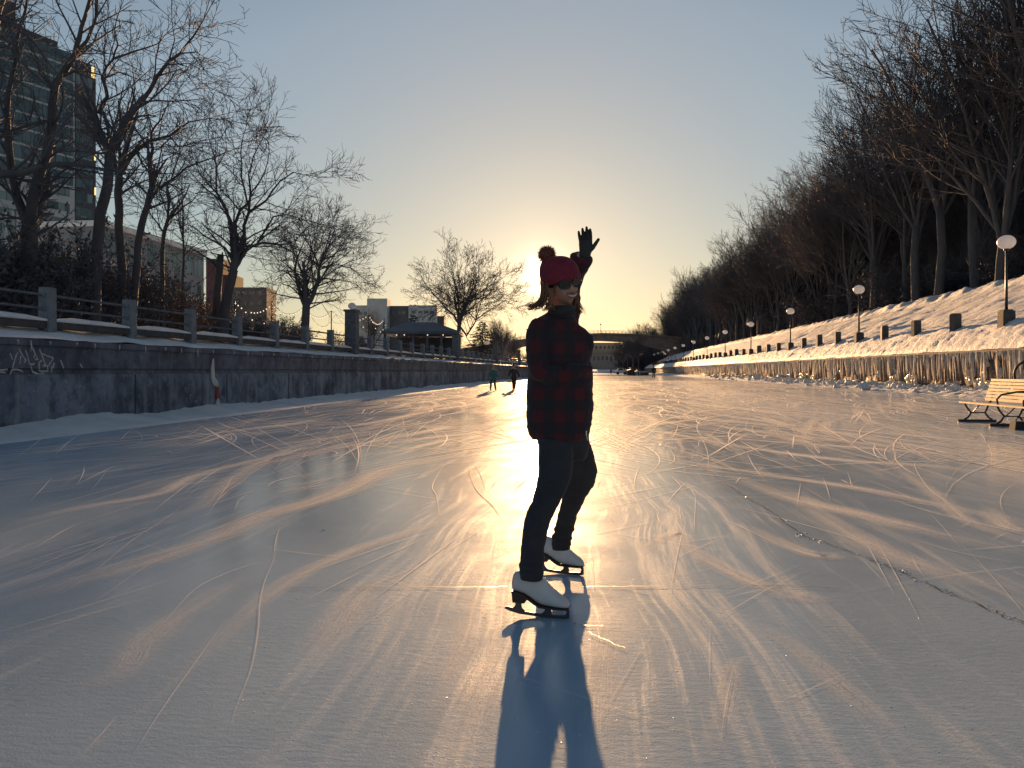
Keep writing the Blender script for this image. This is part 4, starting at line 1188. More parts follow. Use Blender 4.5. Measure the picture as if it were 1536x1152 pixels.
# small bare trees in front of the far end and by the bridge on the left
rng = random.Random(55)
for (px, X, s, lb) in ((752, -19, .34, "small bare tree right of the dark conifer on the left bank"), (772, -20, .30, "little bare tree close to the left end of the bridge"),
                       (742, -26, .40, "bare tree behind the dark conifer on the left bank"), (640, -38, .36, "small bare tree before the white building"), (560, -30, .26, "small leafless tree behind the string lights")):
    g = left_at(px, X, 2.2); plant(rng.randrange(5), (g.x, g.y, 2.1), rng.uniform(0, 6), s, lb, None)
for (px, d, s) in ((940, 400, .8), (948, 410, .85), (957, 395, .85), (966, 405, .9), (975, 390, .9), (984, 400, .9), (993, 395, .95), (1002, 405, 1.0), (952, 380, .7), (970, 375, .75), (988, 378, .8), (768, 390, .7), (760, 400, .75), (752, 395, .8), (935, 300, .50), (942, 330, .56), (950, 290, .50), (958, 270, .55), (928, 400, .45), (790, 300, .3), (776, 320, .36)):
    g = P(px, HZ, d); plant(rng.randrange(5), (g.x, g.y, 1.6), rng.uniform(0, 6), s, "small bare tree beyond the bridge", "far trees beyond the bridge")

# ------------------------------------------------------------------ the skater
M_SKIN = simple("skin", (0.42, 0.24, 0.19), (0.46, 0.27, 0.21), .5, 6)
M_TROUS = simple("black_leggings", (0.019, 0.021, 0.029), (0.027, 0.029, 0.039), .75, 9, .5, 26, .012, sheen=.08)
M_HAIR = simple("brown_hair", (0.13, 0.06, 0.03), (0.20, 0.10, 0.05), .45, 20)
M_GLOVE = simple("black_glove", (0.015, 0.016, 0.02), (0.028, 0.028, 0.033), .7, 12, .3, 60, .004, sheen=.2)
M_BOOT = simple("white_boot_leather", (0.62, 0.63, 0.65), (0.54, 0.55, 0.58), .45, 5, .12, 60, .003)
M_SOLE = simple("dark_sole", (0.035, 0.022, 0.02), rough=.5)
M_BLADE = simple("blade_steel", (0.10, 0.09, 0.10), rough=.3, metal=.7)
def hat_mat():
    t = NT("crimson_knit"); v = t.coord("Object")
    w1 = t.noise(v, 160, 2, .6)
    c = t.mixc(t.ramp(t.noise(v, 40, 3, .6), .35, .65), (0.13, 0.008, 0.025, 1), (0.19, 0.012, 0.036, 1))
    p = t.principled(Base_Color=c, Roughness=.8, Sheen_Weight=.25, Sheen_Roughness=.35, Sheen_Tint=(1, .4, .45, 1), Normal=t.bump(w1, .5, .004))
    return t.surf(p.outputs[0])
M_HAT = hat_mat()
def plaid_mat():
    t = NT("buffalo_plaid")
    at = t.t.nodes.new("ShaderNodeAttribute"); at.attribute_name = "plaid"
    sx = t.t.nodes.new("ShaderNodeSeparateXYZ"); t.t.links.new(at.outputs["Vector"], sx.inputs[0])
    def band(s_): return t.math('LESS_THAN', t.math('FRACT', s_), .5)
    u_, v_ = band(sx.outputs[0]), band(sx.outputs[1])
    k = t.math('ADD', u_, v_)
    both = t.math('GREATER_THAN', k, 1.5); one = t.math('GREATER_THAN', k, .5)
    pos = t.coord("Object"); nn = t.noise(pos, 180, 2, .6)
    c = t.mixc(one, (0.017, 0.018, 0.026, 1), (0.034, 0.014, 0.020, 1)); c = t.mixc(both, c, (0.085, 0.011, 0.018, 1))
    c = t.mixc(t.math('MULTIPLY', nn, .3), c, (0.02, 0.02, 0.03, 1))
    h = t.math('ADD', t.noise(pos, 13, 3, .55), t.math('MULTIPLY', nn, .15))
    p = t.principled(Base_Color=c, Roughness=.9, Sheen_Weight=.12, Sheen_Roughness=.4, Normal=t.bump(h, .55, .03))
    return t.surf(p.outputs[0])
M_PLAID = plaid_mat()

def hring(xl, xr, y, d, b, n=28, sq=2.2):
    """horizontal section whose outline spans image columns xl..xr at depth d, half-depth b metres"""
    a = (xr - xl) / 2 / F_PX * d; c = P((xl + xr) / 2, y, d); out = []
    for k in range(n):
        th = 6.28319 * k / n; ct, st = math.cos(th), math.sin(th)
        e = 2 / sq
        out.append(c + RT * a * math.copysign(abs(ct) ** e, ct) + FW * b * math.copysign(abs(st) ** e, st))
    return out
def pathloft(mb, secs, n=18, yb=None):
    """secs: (px, py, d, half width px, half depth m) along a limb"""
    pts = [P(x, y, d) for x, y, d, _, _ in secs]; rs = []
    for i, (x, y, d, wpx, b) in enumerate(secs):
        t = (pts[min(i + 1, len(pts) - 1)] - pts[max(i - 1, 0)]).normalized()
        s = t.cross(FW);
        if s.length < .05: s = RT.copy()
        s.normalize(); q = s.cross(t).normalized(); a = wpx / F_PX * d
        rs.append([pts[i] + s * a * math.cos(6.28319 * k / n) + q * b * math.sin(6.28319 * k / n) for k in range(n)])
    mb.rings(rs)

pg = G(818, 905); pg.z = 0
NEAR = [(806, 858, 655, 4.05, .085), (806.5, 860, 690, 4.0, .083), (807, 858, 714, 3.96, .078), (802, 850, 734, 3.93, .070), (797.5, 842, 750, 3.90, .062), (790, 832, 768, 3.88, .060), (785.5, 825.5, 782, 3.86, .060), (782.5, 818.5, 811, 3.82, .054), (781, 816, 840, 3.79, .048), (779.5, 815, 858, 3.77, .047), (780, 814.5, 870, 3.76, .046)]
FAR = [(828, 880, 652, 4.18, .09), (834, 887, 668, 4.22, .088), (840, 891.5, 684, 4.27, .085), (846, 896.5, 707, 4.34, .080), (846, 892.5, 724, 4.39, .074), (843, 878, 748, 4.44, .066), (837, 866, 772, 4.48, .064), (831, 860.5, 796, 4.53, .055), (827, 856, 812, 4.56, .050), (827, 855, 824, 4.57, .048)]
TORSO = [(822, 858, 470, 4.13, .07), (806, 862, 478, 4.12, .095), (797, 867, 486, 4.11, .11), (793, 872, 495, 4.10, .12), (791.5, 880, 503, 4.10, .125), (791, 887, 511, 4.10, .13), (792.5, 888, 525, 4.10, .13), (795, 884.5, 540, 4.10, .125), (793, 887.5, 552, 4.10, .128), (791.5, 888.5, 567, 4.10, .13), (790.5, 889, 590, 4.10, .135), (790, 889.5, 610, 4.10, .138), (789.5, 888, 630, 4.10, .138), (791, 885.5, 645, 4.10, .135), (796, 882, 655, 4.10, .13), (800, 879, 659, 4.10, .12)]
NARM = [(808, 486, 4.06, 13, .06), (804, 500, 4.03, 15.5, .066), (804, 520, 4.01, 15, .066), (805, 540, 4.0, 15, .066), (809, 556, 3.99, 16, .068), (824, 562, 3.99, 15, .064), (842, 562, 4.0, 14, .06), (860, 560, 4.01, 13, .055), (870, 559.5, 4.04, 10, .045)]
FARM = [(852, 492, 4.18, 13, .06), (856, 474, 4.24, 14, .064), (858, 452, 4.30, 12.5, .056), (857.5, 437, 4.34, 11.5, .056), (861, 422, 4.33, 11.5, .055), (866, 408, 4.30, 12, .055), (869.5, 398, 4.27, 13.5, .056), (872, 389, 4.25, 16.5, .060), (873, 384, 4.24, 17, .060)]

# head frame
HD = 4.09
h_fw = (-FW * math.cos(R_(25)) + RT * math.sin(R_(25)) - UP * .05).normalized()
h_up = (UP * math.cos(R_(14)) - RT * math.sin(R_(14))); h_up = (h_up - h_fw * h_up.dot(h_fw)).normalized()
h_lf = h_up.cross(h_fw)
HC = P(843.5, 428, HD)
def hp3(f, l, z): return HC + h_fw * f + h_lf * l + h_up * z
def head_r(th, ph):
    z = math.cos(th); s = math.sin(th)
    f, l = s * math.cos(ph), s * math.sin(ph)
    x, y_, zz = f * .094, l * .073, z * .118
    if z < 0:
        k = (-z) ** 1.4; y_ *= 1 - .36 * k; x *= (1 - .14 * k) if f > 0 else (1 - .35 * k)
    def g_(a, b, c, sa, sb): return c * math.exp(-((ph - a) / sa) ** 2 - ((zz - b) / sb) ** 2)
    phw = (ph + math.pi) % (2 * math.pi) - math.pi
    def g2(a, b, c, sa, sb): return c * (math.exp(-((phw - a) / sa) ** 2 - ((zz - b) / sb) ** 2))
    add = g2(0, -.020, .020, .17, .020) + g2(0, -.032, .010, .20, .010) + g2(0, .032, .006, .5, .014) - g2(.38, .006, .008, .22, .014) - g2(-.38, .006, .008, .22, .014)
    add += g2(.62, -.030, .008, .26, .024) + g2(-.62, -.030, .008, .26, .024) + g2(0, -.060, .004, .35, .010) + g2(0, -.100, .010, .42, .018) - g2(0, -.080, .005, .4, .008)
    return x + add * max(0, math.cos(phw)), y_ + add * math.sin(phw) * .6, zz
def head_rings():
    rs = []
    for j in range(33):
        th = math.pi * min(max(j / 32, .015), .985)
        rs.append([hp3(*head_r(th, 6.28319 * k / 48)) for k in range(48)])
    return rs
body = MB()
body.rings(head_rings())
body.tube([hp3(-.02, 0, -.06), hp3(-.025, 0, -.13), P(838, 492, 4.12)], [.052, .054, .07], 16)
for sg in (-1, 1):
    body.ball(hp3(-.005, sg * .074, -.012), .016, .008, .028, 10, 8)
def shrink(secs, k):
    return [(xl + (xr - xl) * (1 - k) / 2, xr - (xr - xl) * (1 - k) / 2, y, d, b * k) for xl, xr, y, d, b in secs]
body.rings([hring(*s) for s in shrink(TORSO[1:-1], .80)] + [hring(*s) for s in shrink([(806, 880, 668, 4.1, .11)], .85)])
body.rings([hring(*s) for s in shrink(NEAR, .84)]); body.rings([hring(*s) for s in shrink(FAR, .84)])
pathloft(body, [(x, y, d, w_ * .72, b * .72) for x, y, d, w_, b in NARM[:-2]]); pathloft(body, [(x, y, d, w_ * .72, b * .72) for x, y, d, w_, b in FARM[:-1]] + [(876, 381, 4.24, 8, .026)])
person = bpy.data.objects.new("person", None)
bme = remesh(body, .0055, 2)
person = obj_from("person", bme, M_SKIN)
tag(person, "skater in a red plaid jacket and crimson pompom hat waving a gloved hand", "person")
# leggings
tr_ = MB()
tr_.rings([hring(*s) for s in [(800, 884, 632, 4.1, .115), (803, 883, 648, 4.1, .115), (806, 884, 662, 4.11, .112), (810, 884, 676, 4.12, .10), (822, 878, 690, 4.12, .07)]])
tr_.rings([hring(*s) for s in NEAR]); tr_.rings([hring(*s) for s in FAR])
for (cx_, y_, d_, w_) in ((797, 848, 3.78, 19.0), (797.3, 858, 3.77, 18.8), (798.5, 838, 3.79, 18.5)):
    tr_.rings([hring(cx_ - w_ + .6, cx_ + w_ - .6, y_ - 2.5, d_, .047), hring(cx_ - w_, cx_ + w_, y_, d_, .051), hring(cx_ - w_ + .6, cx_ + w_ - .6, y_ + 2.5, d_, .047)])
for (cx_, y_, d_, w_) in ((843, 806, 4.55, 16), (842, 815, 4.56, 15.8), (846, 794, 4.52, 15.8)):
    tr_.rings([hring(cx_ - w_ + .6, cx_ + w_ - .6, y_ - 2.5, d_, .05), hring(cx_ - w_, cx_ + w_, y_, d_, .054), hring(cx_ - w_ + .6, cx_ + w_ - .6, y_ + 2.5, d_, .05)])
tm = remesh(tr_, .007, 2)
tn = [v.normal.copy() for v in tm.vertices]
for v, nn_ in zip(tm.vertices, tn):
    c = v.co.copy(); k_ = math.exp(-((c.z - .25) / .13) ** 2) + .7 * math.exp(-((c.z - .56) / .10) ** 2) + .8 * math.exp(-((c.z - .85) / .09) ** 2) + .2
    q = Vector((c.x * 7, c.y * 7, c.z * 26 + c.x * 8)); v.co = c + nn_ * (.0055 * k_ * mnoise.noise(q) + .003 * k_ * mnoise.noise(q * 2.0))
obj_from("leggings", tm, M_TROUS, person)
# jacket
jk = MB()
jk.rings([hring(*s) for s in TORSO]); pathloft(jk, NARM); pathloft(jk, FARM)
jk.rings([hring(*s) for s in [(824, 860, 465, 4.10, .065), (819, 862, 472, 4.11, .085), (815, 862, 480, 4.12, .09)]])      # collar
pathloft(jk, [(858, 490, 4.02, 9, .03), (872, 503, 4.02, 11, .03), (884.5, 507, 4.03, 5.5, .025), (885, 518, 4.05, 5, .025), (880, 532, 4.06, 5, .025)])   # open front flap
pathloft(jk, [(848, 552, 3.96, 5, .02), (862, 551, 3.97, 5, .02), (884, 552, 4.02, 5, .03)])
jm = remesh(jk, .008, 2)
jn = [v.normal.copy() for v in jm.vertices]
for v, nn_ in zip(jm.vertices, jn):
    c = v.co.copy(); q = Vector((c.x * 5 + c.z * 3, c.y * 5, c.z * 9 - c.x * 4))
    v.co = c + nn_ * (.007 * mnoise.noise(q) + .0045 * (1 - abs(mnoise.noise(q * 2.1 + Vector((7, 3, 1)))) * 2))
at = jm.attributes.new("plaid", 'FLOAT_VECTOR', 'POINT')
nA = [P(x, y, d) for x, y, d, _, _ in NARM]; fA = [P(x, y, d) for x, y, d, _, _ in FARM]
tc0 = P(840, 560, 4.10)
def seg_near(p, pts):
    best = None; acc = 0
    for i in range(len(pts) - 1):
        a, b = pts[i], pts[i + 1]; ab = b - a; t = max(0, min(1, (p - a).dot(ab) / ab.length_squared)); q = a + ab * t; dd = (p - q).length
        if best is None or dd < best[0]: best = (dd, acc + ab.length * t, q, ab.normalized())
        acc += ab.length
    return best
vals = []
for v in jm.vertices:
    p = v.co; n1 = seg_near(p, nA); n2 = seg_near(p, fA)
    bb = min((n1, n2), key=lambda q: q[0])
    if bb[0] < .078 and not (p - bb[2]).dot(FW) > .05 * (bb is n1):
        rv = p - bb[2]; s = bb[3].cross(FW).normalized(); q = s.cross(bb[3])
        vals += [math.atan2(rv.dot(q), rv.dot(s)) * .065 / .118 + .2, bb[1] / .118, 0]
    else:
        rv = p - tc0; ang = math.atan2(rv.dot(RT), -rv.dot(FW))
        vals += [ang * .155 / .118 + .35, p.z / .118 + .1, 0]
at.data.foreach_set("vector", vals)
obj_from("jacket", jm, M_PLAID, person)
# dark neck warmer
sc_ = MB()
sc_.rings([hring(*s) for s in [(826, 862, 459, 4.08, .07), (822, 864, 464, 4.08, .082), (821, 864, 471, 4.09, .09), (824, 862, 477, 4.10, .085)]])
obj_from("neck_warmer", remesh(sc_, .006, 2), simple("charcoal_fleece", (.018, .018, .022), (.03, .03, .034), .85, 30, .4, 60, .01, sheen=.3), person)
# hat: cuffed knitted beanie on the head frame
ht = MB(); rs = []
for j in range(26):
    t = j / 25
    if t < .26:                  # cuff, folded up
        z = -.004 + .052 * (t / .26); k = 1.10 + .05 * math.sin(math.pi * t / .26)
    else:
        q = (t - .26) / .74; z = .048 + .094 * math.sin(q * 1.5708); k = 1.085 * max(0.0, math.cos(q * 1.5708)) ** .74 + .02
    ring = []
    for m in range(96):
        ph = 6.28319 * m / 96
        rib = 1 + .010 * math.cos(24 * ph) * (1 if t < .26 else .6)
        tilt = .016 * math.cos(ph)            # the cuff sits lower at the back
        qq = max(0.0, (t - .26) / .74) ** 1.6
        ring.append(-RT * .030 * qq + hp3(-.012 + .104 * k * math.cos(ph) * rib - .012 * max(0, t - .3), .092 * k * math.sin(ph) * rib, z + .010 + (tilt if t < .5 else tilt * max(0, 1 - (t - .5) * 2))))
    rs.append(ring)
ht.rings(rs)
hat = ht.build("hat", M_HAT, person, True)
PC = P(820.5, 382, 4.10)
pm = MB(); rng = random.Random(4)
pm.ball(PC, .037, nu=14, nv=10)
for i in range(1500):
    d = rvec(rng); L = rng.uniform(.043, .060); s = d.orthogonal().normalized() * .0022; e = (d + rvec(rng) * .35).normalized()
    p0 = PC + d * .025; p1 = PC + d * .036 + e * (L - .036)
    s2 = d.cross(s).normalized() * .0022
    pm.add([tuple(p0 + s), tuple(p0 - s * .5 + s2), tuple(p0 - s * .5 - s2), tuple(p1)], [(0, 1, 3), (1, 2, 3), (2, 0, 3)])
pm.build("pompom", simple("fluffy_wool", (0.20, 0.07, 0.05), (0.28, 0.10, 0.06), .9, 40, sheen=.5), hat, False)
# hair: locks leaving the hat and flipping outwards
hr = MB(); rng = random.Random(6)
def lock(p0, p1, p2, p3, r):
    pts = []
    for i in range(9):
        t = i / 8; a = p0.lerp(p1, t); b = p1.lerp(p2, t); c = p2.lerp(p3, t); pts.append(a.lerp(b, t).lerp(b.lerp(c, t), t))
    hr.tube(pts, [r * (1 - .85 * (i / 8) ** 1.5) for i in range(9)], 5)
for i in range(90):     # back side: leaves the head at image left
    j = rng.uniform(-.5, .9)
    p0 = hp3(-.055 - .02 * j, -.066 + .03 * rng.random(), .01) ; p0 = P(816 + rng.uniform(-3, 10), 424 + rng.uniform(-3, 5), 4.10 + rng.uniform(-.07, .08))
    q1 = P(815 + rng.uniform(-2, 9), 442, 4.08 + rng.uniform(-.08, .08)); q2 = P(808 + rng.uniform(0, 14), 456 + rng.uniform(-2, 4), 4.06 + rng.uniform(-.09, .08))
    q3 = P(791 + rng.uniform(0, 32) * rng.random(), 461 + rng.uniform(-4, 5), 4.05 + rng.uniform(-.1, .08))
    lock(p0, q1, q2, q3, rng.uniform(.004, .008))
for i in range(70):
    p0 = P(814 + rng.uniform(-3, 14), 430 + rng.uniform(-6, 8), 4.08 + rng.uniform(-.08, .08)); q1 = P(812 + rng.uniform(-3, 14), 446, 4.06 + rng.uniform(-.1, .1))
    q2 = P(808 + rng.uniform(-6, 20), 457 + rng.uniform(-5, 5), 4.04 + rng.uniform(-.1, .1)); q3 = P(794 + rng.uniform(-7, 36), 463 + rng.uniform(-9, 8), 4.02 + rng.uniform(-.1, .1)); lock(p0, q1, q2, q3, rng.uniform(.0012, .003))
for i in range(26):     # strand framing the near cheek
    p0 = P(826 + rng.uniform(-4, 4), 432, 4.02 + rng.uniform(-.02, .04)); q1 = P(824 + rng.uniform(-4, 4), 446, 4.02); q2 = P(828 + rng.uniform(-6, 5), 458, 4.02); q3 = P(822 + rng.uniform(-10, 12), 466, 4.01 + rng.uniform(-.03, .03))
    lock(p0, q1, q2, q3, rng.uniform(.004, .007))
hr.build("hair", M_HAIR, person, True); hr = MB()
for i in range(46):     # far side of the face
    p0 = P(862 + rng.uniform(-4, 3), 432, 4.14 + rng.uniform(-.03, .05)); q1 = P(864 + rng.uniform(-4, 2), 446, 4.13 + rng.uniform(-.03, .05)); q2 = P(863 + rng.uniform(-4, 4), 460, 4.10 + rng.uniform(-.05, .05))
    q3 = P(866 + rng.uniform(-6, 8), 470 + rng.uniform(-4, 4), 4.08 + rng.uniform(-.06, .05)); lock(p0, q1, q2, q3, rng.uniform(.0035, .0065))
for i in range(30):
    p0 = P(864 + rng.uniform(-4, 3), 434, 4.12 + rng.uniform(-.04, .04)); q1 = P(866 + rng.uniform(-4, 4), 448, 4.12); q2 = P(865 + rng.uniform(-4, 6), 460, 4.10); q3 = P(868 + rng.uniform(-8, 12), 470 + rng.uniform(-8, 5), 4.08 + rng.uniform(-.06, .05)); lock(p0, q1, q2, q3, rng.uniform(.0012, .0026))
hr.build("hair", M_HAIR, person, True)
# sunglasses
sg_ = MB()
for sgn in (-1, 1):
    rs = []
    for off in (-.004, .004):
        ring = []
        for k in range(24):
            th = 6.28319 * k / 24; a = .031 * math.copysign(abs(math.cos(th)) ** .75, math.cos(th)); b = .024 * math.copysign(abs(math.sin(th)) ** .8, math.sin(th))
            l = sgn * .035 + a; ring.append(hp3(.100 - 4.2 * l * l + off, l, .004 + b))
        rs.append(ring)
    sg_.rings(rs)
    sg_.tube([hp3(.088, sgn * .064, .012), hp3(.06, sgn * .082, .010), hp3(-.02, sgn * .082, .006)], [.004] * 3, 6)
sg_.tube([hp3(.1, -.012, .012), hp3(.106, 0, .014), hp3(.1, .012, .012)], [.0035] * 3, 6)
sg_.build("sunglasses", simple("black_lens", (.008, .008, .01), rough=.12), person, False, fixn=True)
# smiling mouth
ms = MB()
def mouth_strip(z0, z1, w_, lift, out):
    rs = []
    for k in range(11):
        l = -w_ + 2 * w_ * k / 10; zz = lift * (l / w_) ** 2; taper = 1 - (abs(l) / w_) ** 3
        f = .096 - 6.5 * l * l + out
        zc = (z0 + z1) / 2; hh = (z1 - z0) / 2 * taper + .0006
        rs.append([hp3(f + .002, l, zc + hh + zz), hp3(f + .004, l, zc + zz), hp3(f + .002, l, zc - hh + zz), hp3(f - .01, l, zc + zz)])
    ms.rings(rs)
mouth_strip(-.066, -.054, .027, .010, .002)
ms.build("teeth", simple("teeth", (.62, .56, .50), rough=.3), person, True, fixn=True)
ms = MB(); mouth_strip(-.0545, -.050, .030, .010, .003); mouth_strip(-.072, -.0655, .026, .010, .003)
ms.build("lips", simple("lips", (.28, .09, .085), rough=.4), person, True, fixn=True)
# raised glove: palm, four separate fingers and a thumb
gl = MB(); gd = 4.23
pathloft(gl, [(873.5, 390, gd + .01, 8.5, .030), (877, 383, gd, 8.5, .028), (878.3, 376, gd, 9.6, .022), (878.6, 367, gd, 10.4, .018), (878.4, 360, gd - .002, 10.2, .016)], 16)
for (b_, m1, m2, tip, r) in (((870.6, 362), (869.4, 356), (868.6, 351.5), (868.0, 347.6), .0088), ((875.6, 361), (874.8, 353), (874.2, 347.5), (873.7, 343.4), .0095),
                             ((881.0, 361), (880.6, 352.5), (880.2, 346), (879.8, 341.2), .0097), ((886.0, 362), (886.0, 355), (885.8, 349), (885.2, 344.2), .0093)):
    pts = [P(*b_, gd), P(*m1, gd - .004), P(*m2, gd - .010), P(*tip, gd - .020)]
    gl.tube(pts, [r * 1.05, r, r * .97, r * .72], 10)
    gl.ball(pts[-1], r * .74, nu=10, nv=8)
pts = [P(884, 377, gd), P(889.5, 371.5, gd - .008), P(894, 364.5, gd - .014), P(897.6, 359.4, gd - .018)]
gl.tube(pts, [.0125, .0115, .0105, .0085], 10); gl.ball(pts[-1], .0088, nu=10, nv=8)
obj_from("glove", remesh(gl, .0026, 2), M_GLOVE, person)
# skates
def skate(toe_px, tail_px, parent, sc_k=1.0):
    T, L = G(*toe_px), G(*tail_px); ax = (T - L); ln = ax.length; ax.normalize(); az = UP.copy(); ay = az.cross(ax)
    k = ln / 97.0                      # metres per profile pixel of the near skate
    O = L - ax * (757 * k)
    def W(px, py, o=0.0): return O + ax * (px * k) + az * ((929.5 - py) * k) + ay * o
    root = None
    secs = [(769.2, 876, 889, .018), (770.6, 869, 892, .026), (774, 864.5, 892.6, .031), (780, 863, 893.6, .034), (788, 864, 895.8, .036), (797, 866, 901, .038), (806, 867.5, 907, .038), (812, 869, 910, .037), (817, 872.5, 911, .037), (823, 879, 911.6, .039), (831, 887, 912, .044), (839, 893.5, 912, .047), (845, 898, 912, .045), (850, 902, 912, .037), (853, 906, 911.6, .026), (854, 909, 911, .016)]
    mb = MB(); rs = []
    for (x, yt, yb, hw) in secs:
        ring = []
        for m in range(24):
            th = 6.28319 * m / 24; c_, s_ = math.cos(th), math.sin(th)
            hh = (yb - yt) / 2; zc = (yb + yt) / 2
            wd = hw * (1.0 if s_ < 0 else (1 - .28 * s_ * min(1, hh / 12)))
            ring.append(W(x, zc - hh * math.copysign(abs(s_) ** .7, s_), wd * math.copysign(abs(c_) ** .75, c_)))
        rs.append(ring)
    mb.rings(rs); root = mb.build("ice_skate", M_BOOT, parent, True, fixn=True)
    mb = MB()
    for (x, y) in ((817.5, 872.6), (821, 877), (824.6, 880.6), (828.4, 884.2), (832.2, 887.6)):
        mb.tube([W(x - 1.5, y + 3.2, -.024), W(x, y - .3, -.012), W(x + .6, y - .7, .0), W(x, y - .3, .012), W(x - 1.5, y + 3.2, .024)], [.0024] * 5, 6)
    mb.build("laces", bpy.data.materials.get("lace_cotton") or simple("lace_cotton", (.72, .72, .70), rough=.8), root, True)
    mb = MB()
    prof = [(769.3, 891.4), (779, 893.2), (789, 896), (798, 901.4), (806, 907), (813, 910.6), (830, 912), (853.4, 911.6), (854.2, 913.4), (846, 914.6), (826, 914.4), (811, 913.2), (803, 909), (795, 903.4), (788, 899.6), (770, 894.5)]
    mb.prism([((x - 757) * k, (929.5 - y) * k) for x, y in prof], L, ax, az, ay, .074)
    mb.prism([((x - 757) * k, (929.5 - y) * k) for x, y in [(769.6, 893.6), (790, 899.5), (789, 908), (771, 908)]], L, ax, az, ay, .062)
    mb.build("sole_and_heel", M_SOLE, root, False, fixn=True)
    mb = MB()
    def pz(poly, t_): mb.prism([((x - 757) * k, (929.5 - y) * k) for x, y in poly], L, ax, az, ay, t_)
    pz([(757, 920.5), (757.6, 917.6), (762, 917.2), (772, 919), (782, 921.6), (800, 923.6), (815, 924.2), (830, 924.6), (848, 924.2), (853, 921.6), (854.6, 924), (853.6, 928.4), (846, 929.5), (812, 929.3), (780, 927), (764, 923.4)], .005)
    pz([(772.5, 908.2), (784.5, 908.2), (782, 913), (783.4, 918.4), (788, 922.4), (768, 919.4), (772.6, 916), (773.6, 912)], .007)
    pz([(812.6, 913.6), (829, 914.6), (826.6, 918), (828.4, 924.4), (812, 924.0), (816.4, 921.2), (818, 918), (816.6, 915.6)], .007)
    pz([(846.6, 914.5), (853.6, 913.6), (854.4, 922), (848, 924.1), (850, 919)], .007)
    pz([(771, 908.0), (789, 908.0), (788.6, 909), (771.2, 909)], .05)
    mb.build("blade", M_BLADE, root, False, fixn=True)
    return root
skate((854, 929), (757, 921.5), person)
skate((875.5, 863.5), (796, 857), person)
# zip pull glint at the jacket hem
mb = MB(); q = P(879.5, 652, 3.985); mb.tube([q + UP * .02, q, q - UP * .03 + RT * .006], [.003, .0035, .002], 6); mb.build("zip_pull", simple("bright_metal", (.7, .68, .64), rough=.25, metal=.9), person)

# ------------------------------------------------------------------ distant skaters
def small_person(label, foot, height, coatc, legc, hatc, stride=.25, arm=.3, heading=0.0, lean=.08, hatcone=False, hood=None):
    k = height / 1.72
    r = None
    def loft(secs, n=10):
        mbx = MB(); pts = [Vector(s[:3]) * k for s in secs]; mbx.tube(pts, [s[3] * k for s in secs], n); return mbx
    body = MB()
    def addl(secs, n=12): body.tube([Vector(s[:3]) * k for s in secs], [s[3] * k for s in secs], n)
    hx = .10 * lean * 5
    legL = [(0.09, 0, .92, .095), (.10, -stride * .3, .52, .068), (.11, -stride * .9, .10, .045), (.11, -stride * .9 - .08, .07, .04)]
    legR = [(-.09, 0, .92, .095), (-.10, stride * .45, .52, .068), (-.12, stride * .7, .10, .045), (-.12, stride * .7 - .08, .07, .04)]
    tors = [(0, 0, .86, .15), (0, -.02, 1.1, .14), (0, -.05 - hx, 1.34, .165), (0, -.06 - hx, 1.46, .10), (0, -.07 - hx, 1.54, .055)]
    aL = [(.17, -.05 - hx, 1.40, .06), (.17 + arm * .35, -.03 - hx, 1.14, .048), (.17 + arm * .6, -.08 - hx, .90, .036), (.18 + arm * .66, -.09 - hx, .82, .04)]
    aR = [(-.17, -.05 - hx, 1.40, .06), (-.17 - arm * .3, .0 - hx, 1.14, .048), (-.16 - arm * .4, -.10 - hx, .92, .036), (-.16 - arm * .4, -.12 - hx, .84, .04)]
    for q in (legL, legR, tors, aL, aR): addl(q)
    body.ball(Vector((0, -.085 - hx, 1.62)) * k, .078 * k, .095 * k, .115 * k, 14, 10); body.ball(Vector((0, -.18 - hx, 1.61)) * k, .014 * k, .02 * k, .02 * k, 8, 6)
    r = obj_from("person", remesh(body, .012, 2), M_SKIN); r.location = foot; r.rotation_euler = (0, 0, heading)
    tag(r, label, "person")
    def cl(name, lists, col, grow, balls=()):
        mbx = MB()
        for q in lists: mbx.tube([Vector(s[:3]) * k for s in q], [(s[3] + grow) * k for s in q], 12)
        for b in balls: mbx.ball(Vector(b[:3]) * k, b[3] * k, b[4] * k, b[5] * k, 12, 8)
        return obj_from(name, remesh(mbx, .014, 2), simple(name + "_cloth", col, tuple(c * 1.4 for c in col), .8, 6, sheen=.2), r)
    cl("coat", [tors[:4], aL[:3], aR[:3], [(0, 0, .74, .18), (0, -.01, .95, .17)]], coatc, .028)
    cl("trousers", [legL[:3], legR[:3], [(0, 0, .80, .13), (0, 0, .95, .13)]], legc, .016)
    cl("hat", [], hatc, 0, [(0, -.075 - hx, 1.665, .095, .11, .085)] + ([(0, -.06 - hx, 1.77, .04, .04, .06)] if hatcone else []))
    for q in (legL, legR):
        f = Vector(q[2][:3]) * k
        mbx = MB(); mbx.ball((f.x, f.y - .05 * k, .085 * k), .045 * k, .13 * k, .055 * k, 10, 8); mbx.box((f.x, f.y - .05 * k, .02 * k), (.008, .30 * k, .04 * k))
        mbx.build("ice_skate", simple("skate_white", (.5, .5, .5)) if "skate_white" not in bpy.data.materials else bpy.data.materials["skate_white"], r, True)
    return r
f = G(739.5, 586); small_person("distant skater in a teal jacket and black trousers near the left wall", f, 1.50, (0.02, 0.10, 0.10), (.012, .012, .018), (.22, .17, .13), .30, .16, YAW + .3, .14)
f = G(771, 585); small_person("skater in dark clothes and pointed hat next to the teal jacketed one", f, 1.56, (.018, .018, .026), (.012, .012, .018), (.02, .018, .022), .28, .42, YAW - .3, .06, True)
